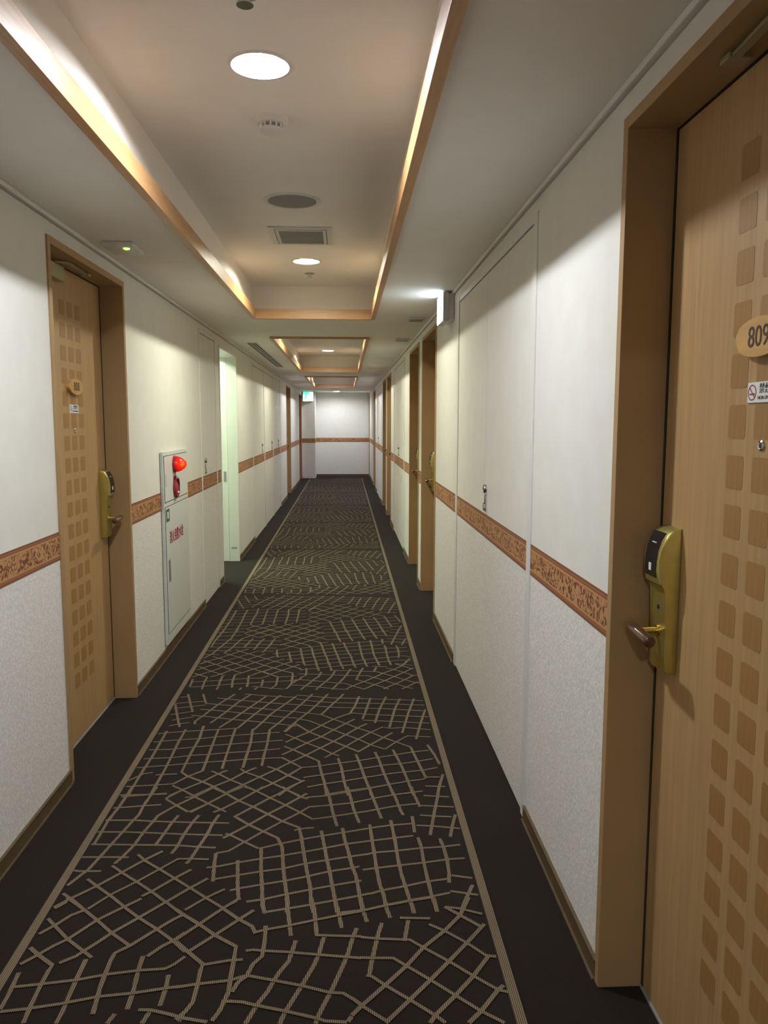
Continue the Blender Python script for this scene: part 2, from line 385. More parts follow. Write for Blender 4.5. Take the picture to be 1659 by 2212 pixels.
# gold lines of the carpet, one repeat of the weave, in metres on the floor
CARPET_LINES = [
    [[-0.886,2.368],[-0.808,2.299],[-0.755,2.248],[-0.693,2.185],[-0.624,2.125]],
    [[-0.906,2.39],[-0.862,2.353],[-0.805,2.296]],
    [[-0.906,2.263],[-0.816,2.166],[-0.745,2.104],[-0.718,2.08]],
    [[-0.907,2.131],[-0.873,2.099],[-0.816,2.053],[-0.819,2.035],[-0.819,1.979],[-0.816,1.898],[-0.811,1.842]],
    [[-0.854,2.467],[-0.807,2.422],[-0.748,2.368],[-0.691,2.311]],
    [[-0.692,2.31],[-0.63,2.252],[-0.567,2.199],[-0.505,2.141],[-0.46,2.091]],
    [[-0.496,2.138],[-0.452,2.091],[-0.401,2.038],[-0.403,2.015],[-0.401,1.955],[-0.401,1.895],[-0.413,1.864],[-0.432,1.835]],
    [[-0.796,2.543],[-0.745,2.494],[-0.688,2.444],[-0.628,2.389],[-0.568,2.328]],
    [[-0.568,2.33],[-0.517,2.277],[-0.494,2.26]],
    [[-0.528,2.289],[-0.503,2.265],[-0.443,2.214],[-0.388,2.161],[-0.319,2.108],[-0.317,2.052],[-0.316,1.981],[-0.314,1.926],[-0.319,1.899],[-0.327,1.86],[-0.341,1.827]],
    [[-0.727,2.609],[-0.689,2.565],[-0.628,2.512],[-0.568,2.457],[-0.506,2.401],[-0.446,2.345],[-0.385,2.291]],
    [[-0.384,2.288],[-0.329,2.233],[-0.284,2.197],[-0.272,2.17]],
    [[-0.904,2.312],[-0.878,2.345]],
    [[-0.908,2.318],[-0.877,2.356],[-0.811,2.425],[-0.748,2.504],[-0.695,2.572],[-0.645,2.626]],
    [[-0.801,2.304],[-0.751,2.377],[-0.688,2.444],[-0.629,2.515],[-0.581,2.574],[-0.532,2.572],[-0.475,2.566]],
    [[-0.905,2.19],[-0.867,2.237],[-0.841,2.276],[-0.805,2.302]],
    [[-0.907,2.061],[-0.875,2.096],[-0.843,2.135],[-0.812,2.163],[-0.755,2.248],[-0.692,2.31],[-0.648,2.351]],
    [[-0.651,2.363],[-0.627,2.386],[-0.571,2.454],[-0.523,2.507]],
    [[-0.571,2.325],[-0.506,2.401],[-0.458,2.452]],
    [[-0.801,2.061],[-0.764,2.087],[-0.747,2.111],[-0.72,2.146],[-0.693,2.185],[-0.633,2.253],[-0.569,2.327]],
    [[-0.5,2.285],[-0.446,2.345],[-0.393,2.39]],
    [[-0.495,2.265],[-0.521,2.245],[-0.566,2.194],[-0.624,2.125],[-0.658,2.096],[-0.661,2.063],[-0.658,1.963],[-0.647,1.864]],
    [[-0.498,2.146],[-0.443,2.214],[-0.384,2.288],[-0.346,2.331]],
    [[-0.384,2.291],[-0.347,2.323]],
    [[-0.477,2.177],[-0.505,2.141],[-0.532,2.118],[-0.563,2.077]],
    [[-0.287,2.275],[-0.323,2.235],[-0.388,2.161],[-0.452,2.091]],
    [[-0.456,2.072],[-0.48,2.041],[-0.501,2.024],[-0.57,2.021],[-0.651,2.01],[-0.726,1.992],[-0.81,1.981],[-0.889,1.972]],
    [[-0.886,1.884],[-0.822,1.891],[-0.74,1.905],[-0.652,1.926],[-0.568,1.934],[-0.481,1.949],[-0.433,1.955]],
    [[-0.456,1.95],[-0.405,1.96],[-0.318,1.97],[-0.283,1.984],[-0.272,1.987],[-0.2,1.965],[-0.124,1.942],[-0.046,1.912],[-0.011,1.908],[0.018,1.883],[0.035,1.866]],
    [[-0.535,1.874],[-0.504,1.872],[-0.458,1.857],[-0.409,1.838]],
    [[-0.413,1.84],[-0.352,1.824]],
    [[-0.327,1.895],[-0.274,1.889],[-0.235,1.875],[-0.159,1.852],[-0.072,1.822],[-0.058,1.814],[-0.002,1.807]],
    [[-0.398,2.035],[-0.329,2.05],[-0.292,2.051]],
    [[-0.289,2.088],[-0.269,2.091],[-0.233,2.085],[-0.17,2.077],[-0.077,2.061],[-0.005,2.049],[0.039,2.042]],
    [[0.036,2.044],[0.069,2.041],[0.129,2.038],[0.164,2.004],[0.223,1.948],[0.284,1.886],[0.342,1.828],[0.394,1.786]],
    [[-0.277,2.165],[-0.243,2.179],[-0.178,2.194],[-0.099,2.217],[-0.022,2.238],[0.043,2.254]],
    [[0.042,2.255],[0.116,2.278],[0.201,2.3],[0.27,2.314]],
    [[-0.09,2.147],[-0.037,2.142],[0.018,2.137],[0.041,2.135]],
    [[0.04,2.132],[0.088,2.123],[0.163,2.115],[0.182,2.114],[0.218,2.078],[0.284,2.017],[0.343,1.956],[0.4,1.901],[0.425,1.892]],
    [[0.303,2.264],[0.345,2.22],[0.403,2.159]],
    [[0.303,2.264],[0.346,2.254],[0.414,2.223]],
    [[0.245,2.182],[0.288,2.149],[0.346,2.092],[0.391,2.037],[0.419,2.031]],
    [[0.052,1.972],[0.067,1.967],[0.101,1.932],[0.163,1.876],[0.223,1.819],[0.246,1.793]],
    [[0.012,1.889],[0.037,1.861],[0.098,1.806],[0.103,1.799]],
    [[0.386,2.309],[0.345,2.22],[0.288,2.149],[0.218,2.078],[0.164,2.004],[0.101,1.932],[0.037,1.861],[0.011,1.829]],
    [[0.412,2.175],[0.346,2.092],[0.284,2.017],[0.226,1.948],[0.163,1.876],[0.101,1.806]],
    [[0.419,2.031],[0.397,2.032],[0.343,1.956],[0.284,1.886],[0.223,1.819],[0.207,1.794]],
    [[0.418,1.917],[0.4,1.901],[0.342,1.828],[0.304,1.79]],
    [[0.16,2.216],[0.184,2.214],[0.251,2.209]],
    [[-0.243,2.197],[-0.239,2.124],[-0.24,2.062],[-0.262,2.031],[-0.274,1.983],[-0.293,1.963],[-0.305,1.926]],
    [[-0.149,2.129],[-0.157,2.081],[-0.164,2.04],[-0.185,2.001],[-0.198,1.967],[-0.211,1.926],[-0.231,1.886],[-0.242,1.856],[-0.256,1.816]],
    [[-0.062,2.15],[-0.07,2.131],[-0.081,2.064],[-0.092,2.023],[-0.113,1.967],[-0.124,1.938],[-0.142,1.894],[-0.159,1.852],[-0.17,1.812]],
    [[0.029,2.177],[0.018,2.142],[0.002,2.065],[-0.011,2.019],[-0.029,1.963],[-0.043,1.918],[-0.06,1.874],[-0.073,1.837],[-0.08,1.808]],
    [[0.105,2.197],[0.093,2.153],[0.081,2.094],[0.069,2.034],[0.059,1.97]],
    [[0.185,2.206],[0.176,2.16],[0.166,2.11]],
    [[-0.264,2.339],[-0.264,2.299],[-0.251,2.259]],
    [[-0.192,2.336],[-0.181,2.261],[-0.165,2.15]],
    [[-0.113,2.332],[-0.101,2.269],[-0.089,2.147]],
    [[-0.04,2.329],[-0.029,2.271],[-0.016,2.179]],
    [[0.043,2.325],[0.051,2.251],[0.06,2.204]],
    [[0.118,2.321],[0.124,2.258],[0.131,2.22]],
    [[0.196,2.318],[0.202,2.289],[0.206,2.238]],
    [[0.275,2.314],[0.277,2.243]],
    [[0.011,1.829],[0.001,1.811]],
    [[-0.732,2.076],[-0.732,1.992],[-0.73,1.926],[-0.728,1.879],[-0.73,1.839]],
    [[-0.576,2.082],[-0.574,2.023],[-0.566,1.938],[-0.565,1.879]],
    [[-0.487,2.002],[-0.483,1.955],[-0.484,1.887]],
    [[-0.898,2.03],[-0.891,1.949],[-0.89,1.894]],
    [[-0.592,1.865],[-0.602,1.833]],
    [[-0.505,1.868],[-0.515,1.829]],
    [[-0.417,1.864],[-0.424,1.831]],
    [[-0.912,2.856],[-0.802,2.851],[-0.72,2.838],[-0.576,2.824],[-0.441,2.813]],
    [[-0.923,2.771],[-0.82,2.766],[-0.746,2.759],[-0.596,2.74],[-0.452,2.726]],
    [[-0.912,2.686],[-0.84,2.681],[-0.752,2.675],[-0.604,2.665],[-0.523,2.65],[-0.463,2.643]],
    [[-0.916,2.603],[-0.866,2.601],[-0.754,2.595]],
    [[-0.93,2.523],[-0.899,2.517],[-0.824,2.514]],
    [[-0.91,2.95],[-0.877,2.953],[-0.797,2.963],[-0.729,2.969]],
    [[-0.906,3.042],[-0.876,3.045],[-0.798,3.056],[-0.727,3.057]],
    [[-0.884,3.128],[-0.889,2.967],[-0.901,2.847],[-0.9,2.75],[-0.901,2.689]],
    [[-0.783,3.123],[-0.797,2.963],[-0.796,2.893],[-0.808,2.843],[-0.822,2.77],[-0.841,2.672],[-0.856,2.594],[-0.869,2.526],[-0.886,2.488],[-0.908,2.435]],
    [[-0.551,3.103],[-0.61,3.028],[-0.677,2.949],[-0.722,2.881],[-0.729,2.839],[-0.746,2.759],[-0.756,2.675],[-0.777,2.597],[-0.792,2.556]],
    [[-0.644,2.881],[-0.658,2.819],[-0.669,2.74],[-0.681,2.672]],
    [[-0.565,2.878],[-0.58,2.824],[-0.595,2.736],[-0.602,2.653],[-0.612,2.611]],
    [[-0.489,2.879],[-0.503,2.812],[-0.51,2.732],[-0.528,2.635],[-0.539,2.572],[-0.547,2.545]],
    [[-0.456,2.607],[-0.415,2.619],[-0.367,2.676],[-0.307,2.746],[-0.243,2.817],[-0.18,2.882],[-0.147,2.924],[-0.064,2.934],[0.015,2.948],[0.095,2.977]],
    [[-0.448,2.706],[-0.434,2.721],[-0.366,2.797],[-0.303,2.874],[-0.24,2.942],[-0.161,3.036]],
    [[-0.429,2.859],[-0.366,2.934],[-0.307,3.005],[-0.245,3.069],[-0.224,3.098]],
    [[-0.515,2.897],[-0.485,2.922],[-0.429,2.987],[-0.367,3.065],[-0.344,3.103]],
    [[-0.625,2.911],[-0.603,2.91],[-0.549,2.97],[-0.487,3.049],[-0.427,3.107]],
    [[-0.648,3.025],[-0.608,3.028],[-0.549,3.103]],
    [[-0.723,3.019],[-0.671,3.089],[-0.645,3.117]],
    [[-0.603,2.901],[-0.547,2.97],[-0.492,3.042]],
    [[-0.71,3.12],[-0.671,3.089],[-0.61,3.028],[-0.547,2.97],[-0.466,2.899]],
    [[-0.722,3.015],[-0.666,2.957],[-0.613,2.906]],
    [[-0.56,3.113],[-0.487,3.049],[-0.429,2.987],[-0.366,2.934],[-0.303,2.874],[-0.243,2.817],[-0.177,2.768],[-0.165,2.701],[-0.152,2.604],[-0.135,2.486],[-0.119,2.39],[-0.112,2.301],[-0.103,2.256]],
    [[-0.422,3.107],[-0.367,3.065],[-0.307,3.005],[-0.24,2.942],[-0.18,2.882],[-0.13,2.828],[-0.063,2.842],[0.018,2.864],[0.092,2.882]],
    [[-0.266,3.1],[-0.245,3.069],[-0.187,3.009],[-0.155,2.989]],
    [[-0.16,3.003],[-0.079,3.013],[0.011,3.043],[0.098,3.068]],
    [[-0.429,2.863],[-0.366,2.797],[-0.307,2.746],[-0.25,2.697],[-0.229,2.636],[-0.214,2.496],[-0.199,2.393],[-0.186,2.315],[-0.185,2.26]],
    [[-0.444,2.737],[-0.417,2.72],[-0.367,2.676],[-0.315,2.633],[-0.303,2.632],[-0.235,2.659],[-0.16,2.685],[-0.089,2.705],[-0.011,2.725],[0.088,2.752]],
    [[-0.303,2.632],[-0.289,2.499],[-0.275,2.397],[-0.267,2.325],[-0.254,2.263]],
    [[-0.375,2.558],[-0.354,2.401],[-0.341,2.331]],
    [[-0.457,2.607],[-0.451,2.534],[-0.439,2.435]],
    [[-0.094,2.741],[-0.083,2.659],[-0.069,2.55],[-0.056,2.462],[-0.047,2.386],[-0.039,2.326],[-0.031,2.253]],
    [[-0.016,2.757],[-0.007,2.671],[0.005,2.596],[0.016,2.512],[0.03,2.445],[0.039,2.352],[0.048,2.249]],
    [[-0.086,3.091],[-0.07,3.003],[-0.055,2.885],[-0.036,2.77]],
    [[0.002,3.087],[0.015,3.0],[0.027,2.898],[0.047,2.791]],
    [[-0.193,2.749],[-0.16,2.76],[-0.123,2.764]],
    [[-0.475,2.518],[-0.438,2.523],[-0.373,2.544],[-0.296,2.564],[-0.228,2.579],[-0.152,2.6],[-0.086,2.619],[-0.007,2.644],[0.085,2.663]],
    [[-0.441,2.448],[-0.367,2.467],[-0.291,2.486],[-0.218,2.499],[-0.144,2.526],[-0.072,2.544],[0.001,2.561],[0.082,2.578]],
    [[-0.377,2.383],[-0.346,2.394],[-0.276,2.412],[-0.205,2.428],[-0.133,2.45],[-0.06,2.476],[0.012,2.492],[0.042,2.501]],
    [[-0.316,2.321],[-0.264,2.331],[-0.196,2.354],[-0.122,2.375],[-0.054,2.393],[0.029,2.414],[0.048,2.419]],
    [[-0.252,2.265],[-0.18,2.281],[-0.118,2.295],[-0.042,2.315],[0.032,2.334],[0.075,2.347]],
    [[0.073,2.344],[0.113,2.361],[0.19,2.381],[0.262,2.403],[0.333,2.415]],
    [[-0.019,2.252],[0.063,2.264],[0.13,2.286],[0.195,2.304],[0.267,2.321],[0.33,2.338]],
    [[0.08,2.579],[0.1,2.585],[0.171,2.592],[0.259,2.606],[0.331,2.61],[0.404,2.622]],
    [[0.079,2.661],[0.172,2.678],[0.242,2.69]],
    [[0.086,2.752],[0.165,2.769],[0.246,2.777]],
    [[0.053,2.48],[0.096,2.488],[0.177,2.501],[0.265,2.514],[0.352,2.531],[0.407,2.535]],
    [[0.349,2.434],[0.415,2.415]],
    [[0.332,2.347],[0.418,2.322]],
    [[0.261,2.764],[0.331,2.753],[0.421,2.733]],
    [[0.281,2.839],[0.336,2.828],[0.399,2.821]],
    [[0.284,2.915],[0.418,2.897]],
    [[0.31,2.996],[0.412,2.98]],
    [[0.086,2.777],[0.091,2.666],[0.096,2.578],[0.1,2.481],[0.107,2.391],[0.116,2.342],[0.122,2.267],[0.125,2.246]],
    [[0.166,2.806],[0.169,2.757],[0.174,2.647],[0.176,2.546],[0.181,2.451],[0.19,2.375],[0.198,2.303],[0.205,2.242]],
    [[0.25,2.832],[0.25,2.777],[0.249,2.713]],
    [[0.258,2.678],[0.264,2.613],[0.263,2.528],[0.265,2.435],[0.269,2.335],[0.277,2.249]],
    [[0.336,2.666],[0.343,2.61],[0.345,2.531],[0.341,2.444],[0.334,2.393]],
    [[0.091,3.083],[0.106,2.986],[0.12,2.894],[0.132,2.82]],
    [[0.179,3.079],[0.196,2.982],[0.21,2.872],[0.217,2.842]],
    [[0.267,3.075],[0.274,2.997],[0.287,2.904]],
    [[0.382,3.07],[0.368,2.993],[0.34,2.866],[0.304,2.691]],
    [[0.417,2.837],[0.394,2.754],[0.376,2.676]],
    [[0.409,2.377],[0.375,2.301],[0.353,2.245]],
    [[0.095,3.068],[0.185,3.099]],
    [[0.093,2.977],[0.198,3.01],[0.309,3.034]],
    [[0.09,2.882],[0.125,2.894],[0.2,2.917],[0.29,2.931]],
    [[-0.877,3.778],[-0.828,3.805],[-0.786,3.817]],
    [[-0.909,3.682],[-0.796,3.704],[-0.627,3.72],[-0.526,3.737]],
    [[-0.907,3.582],[-0.797,3.603],[-0.699,3.612],[-0.628,3.629],[-0.54,3.645],[-0.446,3.657],[-0.324,3.673]],
    [[-0.906,3.494],[-0.8,3.495],[-0.707,3.516],[-0.622,3.531],[-0.536,3.542],[-0.45,3.555],[-0.3,3.577]],
    [[-0.907,3.398],[-0.78,3.404],[-0.704,3.424],[-0.621,3.432],[-0.538,3.447],[-0.448,3.455],[-0.303,3.479]],
    [[-0.913,3.307],[-0.787,3.324],[-0.712,3.337],[-0.622,3.35],[-0.54,3.358],[-0.453,3.371],[-0.29,3.382]],
    [[-0.921,3.18],[-0.868,3.245],[-0.831,3.258]],
    [[-0.813,3.232],[-0.725,3.239]],
    [[-0.912,3.129],[-0.791,3.138],[-0.724,3.145]],
    [[-0.914,3.056],[-0.794,3.055],[-0.73,3.062]],
    [[-0.874,3.714],[-0.873,3.593],[-0.873,3.42],[-0.878,3.284],[-0.88,3.147],[-0.88,3.048]],
    [[-0.786,3.731],[-0.789,3.564],[-0.787,3.416],[-0.786,3.279],[-0.79,3.133],[-0.791,3.044]],
    [[-0.706,3.77],[-0.699,3.612],[-0.706,3.46],[-0.708,3.343],[-0.709,3.254],[-0.673,3.212],[-0.602,3.158],[-0.548,3.112],[-0.489,3.051]],
    [[-0.626,3.731],[-0.625,3.608],[-0.623,3.444],[-0.621,3.266]],
    [[-0.544,3.727],[-0.543,3.553],[-0.542,3.405],[-0.54,3.279]],
    [[-0.459,3.724],[-0.449,3.548],[-0.451,3.401],[-0.451,3.286]],
    [[-0.375,3.706],[-0.37,3.545],[-0.372,3.409],[-0.371,3.299]],
    [[-0.911,4.08],[-0.872,3.934],[-0.822,3.761]],
    [[-0.874,4.234],[-0.835,4.094],[-0.797,3.962]],
    [[-0.791,4.23],[-0.749,4.082]],
    [[-0.754,3.794],[-0.761,3.831],[-0.731,3.912],[-0.686,4.054],[-0.615,4.222]],
    [[-0.679,3.805],[-0.624,3.954],[-0.584,4.083],[-0.523,4.218]],
    [[-0.625,3.745],[-0.575,3.852],[-0.519,3.989],[-0.439,4.179]],
    [[-0.532,3.741],[-0.5,3.834],[-0.448,3.978],[-0.361,4.193]],
    [[-0.452,3.709],[-0.415,3.823],[-0.389,3.913],[-0.336,4.03],[-0.274,4.172]],
    [[-0.375,3.706],[-0.339,3.79],[-0.263,3.986]],
    [[-0.297,3.675],[-0.269,3.744],[-0.25,3.786]],
    [[-0.749,4.082],[-0.602,4.042],[-0.455,3.995],[-0.354,3.966],[-0.26,3.941]],
    [[-0.764,4.0],[-0.673,3.976],[-0.553,3.939],[-0.435,3.907],[-0.335,3.872],[-0.254,3.853]],
    [[-0.794,3.915],[-0.693,3.888],[-0.574,3.848],[-0.464,3.818],[-0.35,3.783],[-0.248,3.747]],
    [[-0.704,4.165],[-0.546,4.115],[-0.399,4.074],[-0.266,4.043]],
    [[-0.56,4.22],[-0.402,4.177],[-0.273,4.154]],
    [[-0.934,4.09],[-0.767,4.116]],
    [[-0.906,4.015],[-0.746,4.061]],
    [[-0.905,3.928],[-0.793,3.97]],
    [[-0.879,3.851],[-0.778,3.892]],
    [[-0.906,4.182],[-0.861,4.198]],
    [[-0.723,3.14],[-0.673,3.212],[-0.617,3.266]],
    [[-0.714,3.04],[-0.671,3.088],[-0.602,3.158],[-0.549,3.231],[-0.515,3.262]],
    [[-0.616,3.036],[-0.548,3.112],[-0.488,3.17],[-0.436,3.242],[-0.393,3.284]],
    [[-0.493,3.051],[-0.43,3.122],[-0.369,3.191],[-0.304,3.263],[-0.246,3.333]],
    [[-0.392,3.032],[-0.369,3.065],[-0.307,3.131],[-0.247,3.201],[-0.217,3.243]],
    [[-0.274,3.02],[-0.247,3.069],[-0.209,3.117]],
    [[-0.721,3.13],[-0.671,3.088],[-0.616,3.036]],
    [[-0.582,3.259],[-0.549,3.231],[-0.488,3.17],[-0.43,3.122],[-0.369,3.065],[-0.324,3.022]],
    [[-0.46,3.276],[-0.436,3.242],[-0.369,3.191],[-0.307,3.131],[-0.247,3.069],[-0.204,3.028]],
    [[-0.346,3.293],[-0.304,3.263],[-0.247,3.201],[-0.212,3.168]],
    [[-0.29,3.382],[-0.246,3.333],[-0.221,3.304]],
    [[-0.293,3.647],[-0.186,3.537],[-0.121,3.477],[-0.064,3.413],[-0.033,3.388]],
    [[-0.288,3.503],[-0.244,3.464],[-0.184,3.4],[-0.137,3.351],[-0.124,3.339],[-0.109,3.227],[-0.091,3.121],[-0.08,3.011]],
    [[-0.245,3.333],[-0.197,3.275],[-0.125,3.285],[-0.035,3.312],[0.052,3.333],[0.137,3.362],[0.214,3.385],[0.308,3.417],[0.376,3.43]],
    [[-0.247,3.768],[-0.181,3.669],[-0.12,3.608],[-0.061,3.55],[-0.003,3.49],[0.058,3.426]],
    [[-0.254,3.845],[-0.188,3.813],[-0.124,3.748],[-0.063,3.689],[-0.003,3.627],[0.056,3.571],[0.112,3.504],[0.177,3.451]],
    [[-0.26,3.938],[-0.21,3.92],[-0.129,3.893],[-0.065,3.829],[-0.003,3.768],[0.063,3.7],[0.122,3.649],[0.173,3.588],[0.234,3.531],[0.297,3.47]],
    [[-0.291,3.411],[-0.244,3.464],[-0.186,3.537],[-0.12,3.608],[-0.063,3.689],[-0.003,3.768],[0.043,3.825]],
    [[-0.245,3.333],[-0.184,3.4],[-0.121,3.477],[-0.061,3.55],[-0.003,3.627],[0.058,3.712],[0.103,3.763]],
    [[-0.098,3.373],[-0.064,3.413],[-0.003,3.49],[0.056,3.571],[0.116,3.649],[0.179,3.716],[0.211,3.696],[0.284,3.704],[0.413,3.67]],
    [[0.053,3.426],[0.112,3.504],[0.178,3.586],[0.225,3.644]],
    [[0.177,3.451],[0.234,3.531],[0.292,3.6],[0.403,3.582]],
    [[-0.286,3.548],[-0.252,3.592],[-0.181,3.669],[-0.124,3.748],[-0.065,3.829],[-0.002,3.888],[0.026,3.91]],
    [[-0.301,3.675],[-0.278,3.744],[-0.235,3.845],[-0.194,3.935],[-0.135,4.096],[-0.101,4.2]],
    [[-0.129,3.893],[-0.085,4.011],[-0.033,4.144],[-0.015,4.196]],
    [[-0.263,3.986],[-0.203,4.151],[-0.187,4.203]],
    [[-0.266,4.043],[-0.067,3.993],[0.168,3.967],[0.399,3.924]],
    [[-0.271,4.128],[-0.158,4.084],[-0.056,4.062],[0.171,4.041],[0.413,4.005]],
    [[-0.275,4.19],[-0.081,4.137],[0.065,4.122],[0.414,4.072]],
    [[0.021,3.91],[0.141,3.881],[0.419,3.838]],
    [[0.082,3.808],[0.216,3.787],[0.416,3.753]],
    [[0.071,4.156],[0.045,4.005],[0.021,3.91],[0.009,3.887]],
    [[0.132,4.128],[0.11,3.986],[0.082,3.823]],
    [[0.218,4.141],[0.173,3.951],[0.143,3.768]],
    [[0.293,4.112],[0.256,3.963],[0.212,3.708]],
    [[0.369,4.108],[0.321,3.896],[0.27,3.635]],
    [[0.413,3.94],[0.372,3.758],[0.331,3.559]],
    [[-0.038,3.364],[-0.022,3.267],[-0.012,3.149],[0.006,3.007]],
    [[0.043,3.402],[0.061,3.285],[0.077,3.165],[0.097,3.043],[0.098,3.003]],
    [[0.13,3.422],[0.146,3.327],[0.16,3.204],[0.177,3.089],[0.19,2.999]],
    [[0.213,3.443],[0.231,3.335],[0.247,3.222],[0.258,3.116],[0.271,2.995]],
    [[0.297,3.47],[0.312,3.343],[0.326,3.229],[0.335,3.159]],
    [[0.377,3.492],[0.397,3.386],[0.41,3.281]],
    [[0.412,3.182],[0.385,3.079],[0.366,2.991]],
    [[-0.183,3.177],[-0.103,3.2],[-0.013,3.228],[0.065,3.252],[0.159,3.281],[0.243,3.294],[0.314,3.314],[0.387,3.339]],
    [[-0.162,3.089],[-0.087,3.116],[-0.008,3.138],[0.073,3.165],[0.169,3.193],[0.247,3.211],[0.325,3.223],[0.396,3.248]],
    [[-0.089,3.018],[0.011,3.052],[0.089,3.068],[0.182,3.099],[0.264,3.126],[0.322,3.138],[0.343,3.158],[0.395,3.156]],
    [[0.232,3.013],[0.311,3.033]],
    [[0.325,3.077],[0.407,3.068]],
    [[-0.298,3.257],[-0.25,3.201],[-0.19,3.146]],
    [[-0.288,3.151],[-0.25,3.201],[-0.197,3.272]],
    [[-0.254,3.069],[-0.216,3.112],[-0.176,3.151]],
    [[-0.285,3.11],[-0.248,3.071],[-0.192,3.018]],
    [[-0.278,3.031],[-0.248,3.071]],
]

def clip_y(line, y0, y1):
    """pieces of a polyline inside [y0, y1]"""
    out = []; cur = []
    for (ax, ay), (bx, by) in zip(line, line[1:]):
        t0, t1 = 0.0, 1.0
        d = by-ay
        if abs(d) < 1e-9:
            if not (y0 <= ay <= y1): t0 = 2.0
        else:
            ta, tb = (y0-ay)/d, (y1-ay)/d
            if ta > tb: ta, tb = tb, ta
            t0, t1 = max(0, ta), min(1, tb)
        if t0 < t1:
            p, q = (ax+(bx-ax)*t0, ay+d*t0), (ax+(bx-ax)*t1, ay+d*t1)
            if cur and abs(cur[-1][0]-p[0]) < 1e-6 and abs(cur[-1][1]-p[1]) < 1e-6: cur.append(q)
            else:
                if len(cur) > 1: out.append(cur)
                cur = [p, q]
    if len(cur) > 1: out.append(cur)
    return out

PERIOD = 2.463; PY0 = 1.80; nstrip = 0
bm = nb()
def strip(line, wd, z):
    n = len(line); lv = []; rv = []
    for i in range(n):
        a = Vector(line[max(0, i-1)]); b = Vector(line[min(n-1, i+1)]); c = Vector(line[i])
        t = (b-a)
        if t.length < 1e-6: t = Vector((1, 0))
        t.normalize(); nn = Vector((-t.y, t.x))*wd/2
        k = 1.0
        lv.append(bm.verts.new((c.x+nn.x*k, c.y+nn.y*k, z))); rv.append(bm.verts.new((c.x-nn.x*k, c.y-nn.y*k, z)))
    for i in range(n-1):
        bm.faces.new((lv[i], rv[i], rv[i+1], lv[i+1]))
for k in range(-3, 8):
    for li in CARPET_LINES:
        lo = PY0 if k else 1.70
        pieces = clip_y(li, lo, PY0+PERIOD) if k != 0 else [li]
        if k > 0: pieces = clip_y(li, PY0, PY0+PERIOD)
        for p in pieces:
            p = [(min(0.426, max(-0.918, x)), y+k*PERIOD) for x, y in p]
            if p[0][1] > 20.9 or p[0][1] < YB+0.1: continue
            steep = abs(p[-1][1]-p[0][1]) > abs(p[-1][0]-p[0][0])
            strip(p, 0.0125 if steep else 0.0105, 0.0008+0.00001*(nstrip % 230)); nstrip += 1
carpet = part('woven_line_pattern', bm, M_['yarn'], floor); carpet['kind'] = 'stuff'

# ---------------------------------------------------------------- walls with their openings
# guest doors: (side, y0, y1); outer edges of the frame
DOORS = [(1, 0.88, 1.93), (-1, 3.17, 4.22), (1, 5.82, 6.87), (1, 7.17, 8.19), (1, 11.56, 12.56), (1, 13.0, 14.02), (-1, 15.5, 16.62), (1, 17.5, 18.55), (-1, 19.72, 20.8)]
PANTRY = (7.30, 8.45)
HATCH = [ # side, y0, y1 (outer edges of the metal frame), number of leaves, lock y
    (1, 2.785, 4.735, 2, 3.715), (-1, 6.325, 7.10, 1, 6.49), (1, 8.93, 10.84, 2, 9.84),
    (-1, 9.86, 11.27, 1, 10.92), (-1, 11.27, 12.60, 1, 12.36), (-1, 12.60, 14.02, 1, 13.54), (1, 14.75, 16.6, 2, 15.8)]
WZ = 2.2745
def X(s, d):                  # x of a point at depth d behind the wall face
    return s*((WR if s > 0 else WL)+d)

def wall(name, s, label):
    op = sorted([(d[1]+0.004, d[2]-0.004, 2.216) for d in DOORS if d[0] == s] + [(h[1]+0.002, h[2]-0.002, 2.232) for h in HATCH if h[0] == s] + ([(PANTRY[0], PANTRY[1], 2.20)] if s < 0 else []))
    bm = nb(); segs = []
    y = YB-0.2
    def seg(a, b, z0=0.0):
        if b-a < 0.004: return
        x0, x1 = X(s, 0), X(s, THK)
        if z0 < BAND0:
            box(bm, x0, x1, a, b, 0, BAND0, 1); box(bm, x0, x1, a, b, BAND0, WZ, 0); segs.append((a, b))
        else: box(bm, x0, x1, a, b, z0, WZ, 0)
    for a, b, z in op:
        seg(y, a); seg(a, b, z); y = b
    seg(y, YE+0.2)
    # backing behind the doors, hatches and the shadow gap; left open at the pantry
    pieces = [(YB-0.2, YE+0.2)] if s > 0 else [(YB-0.2, PANTRY[0]), (PANTRY[1], YE+0.2)]
    for a, b in pieces: box(bm, X(s, THK), X(s, THK+0.03), a, b, -0.05, ZS+0.02, 0)
    if s < 0: box(bm, X(s, THK), X(s, THK+0.03), PANTRY[0], PANTRY[1], 2.20, ZS+0.02, 0)
    o = tag(obj(name, bm, [M_['paper_up'], M_['paper_low']]), label, kind='structure')
    for a, b in segs:
        if b-a < 0.02: continue
        bb = nb(); box(bb, X(s, -0.002), X(s, 0.004), a+0.0005, b-0.0005, BAND0, BAND1)
        part('wallpaper_border', bb, M_['band'], o)
    return o, segs
wall_left, segL = wall('wall_left', -1, 'left corridor wall, cream paper above, mottled white paper below a rust border')
wall_right, segR = wall('wall_right', 1, 'right corridor wall, cream paper above, mottled white paper below a rust border')

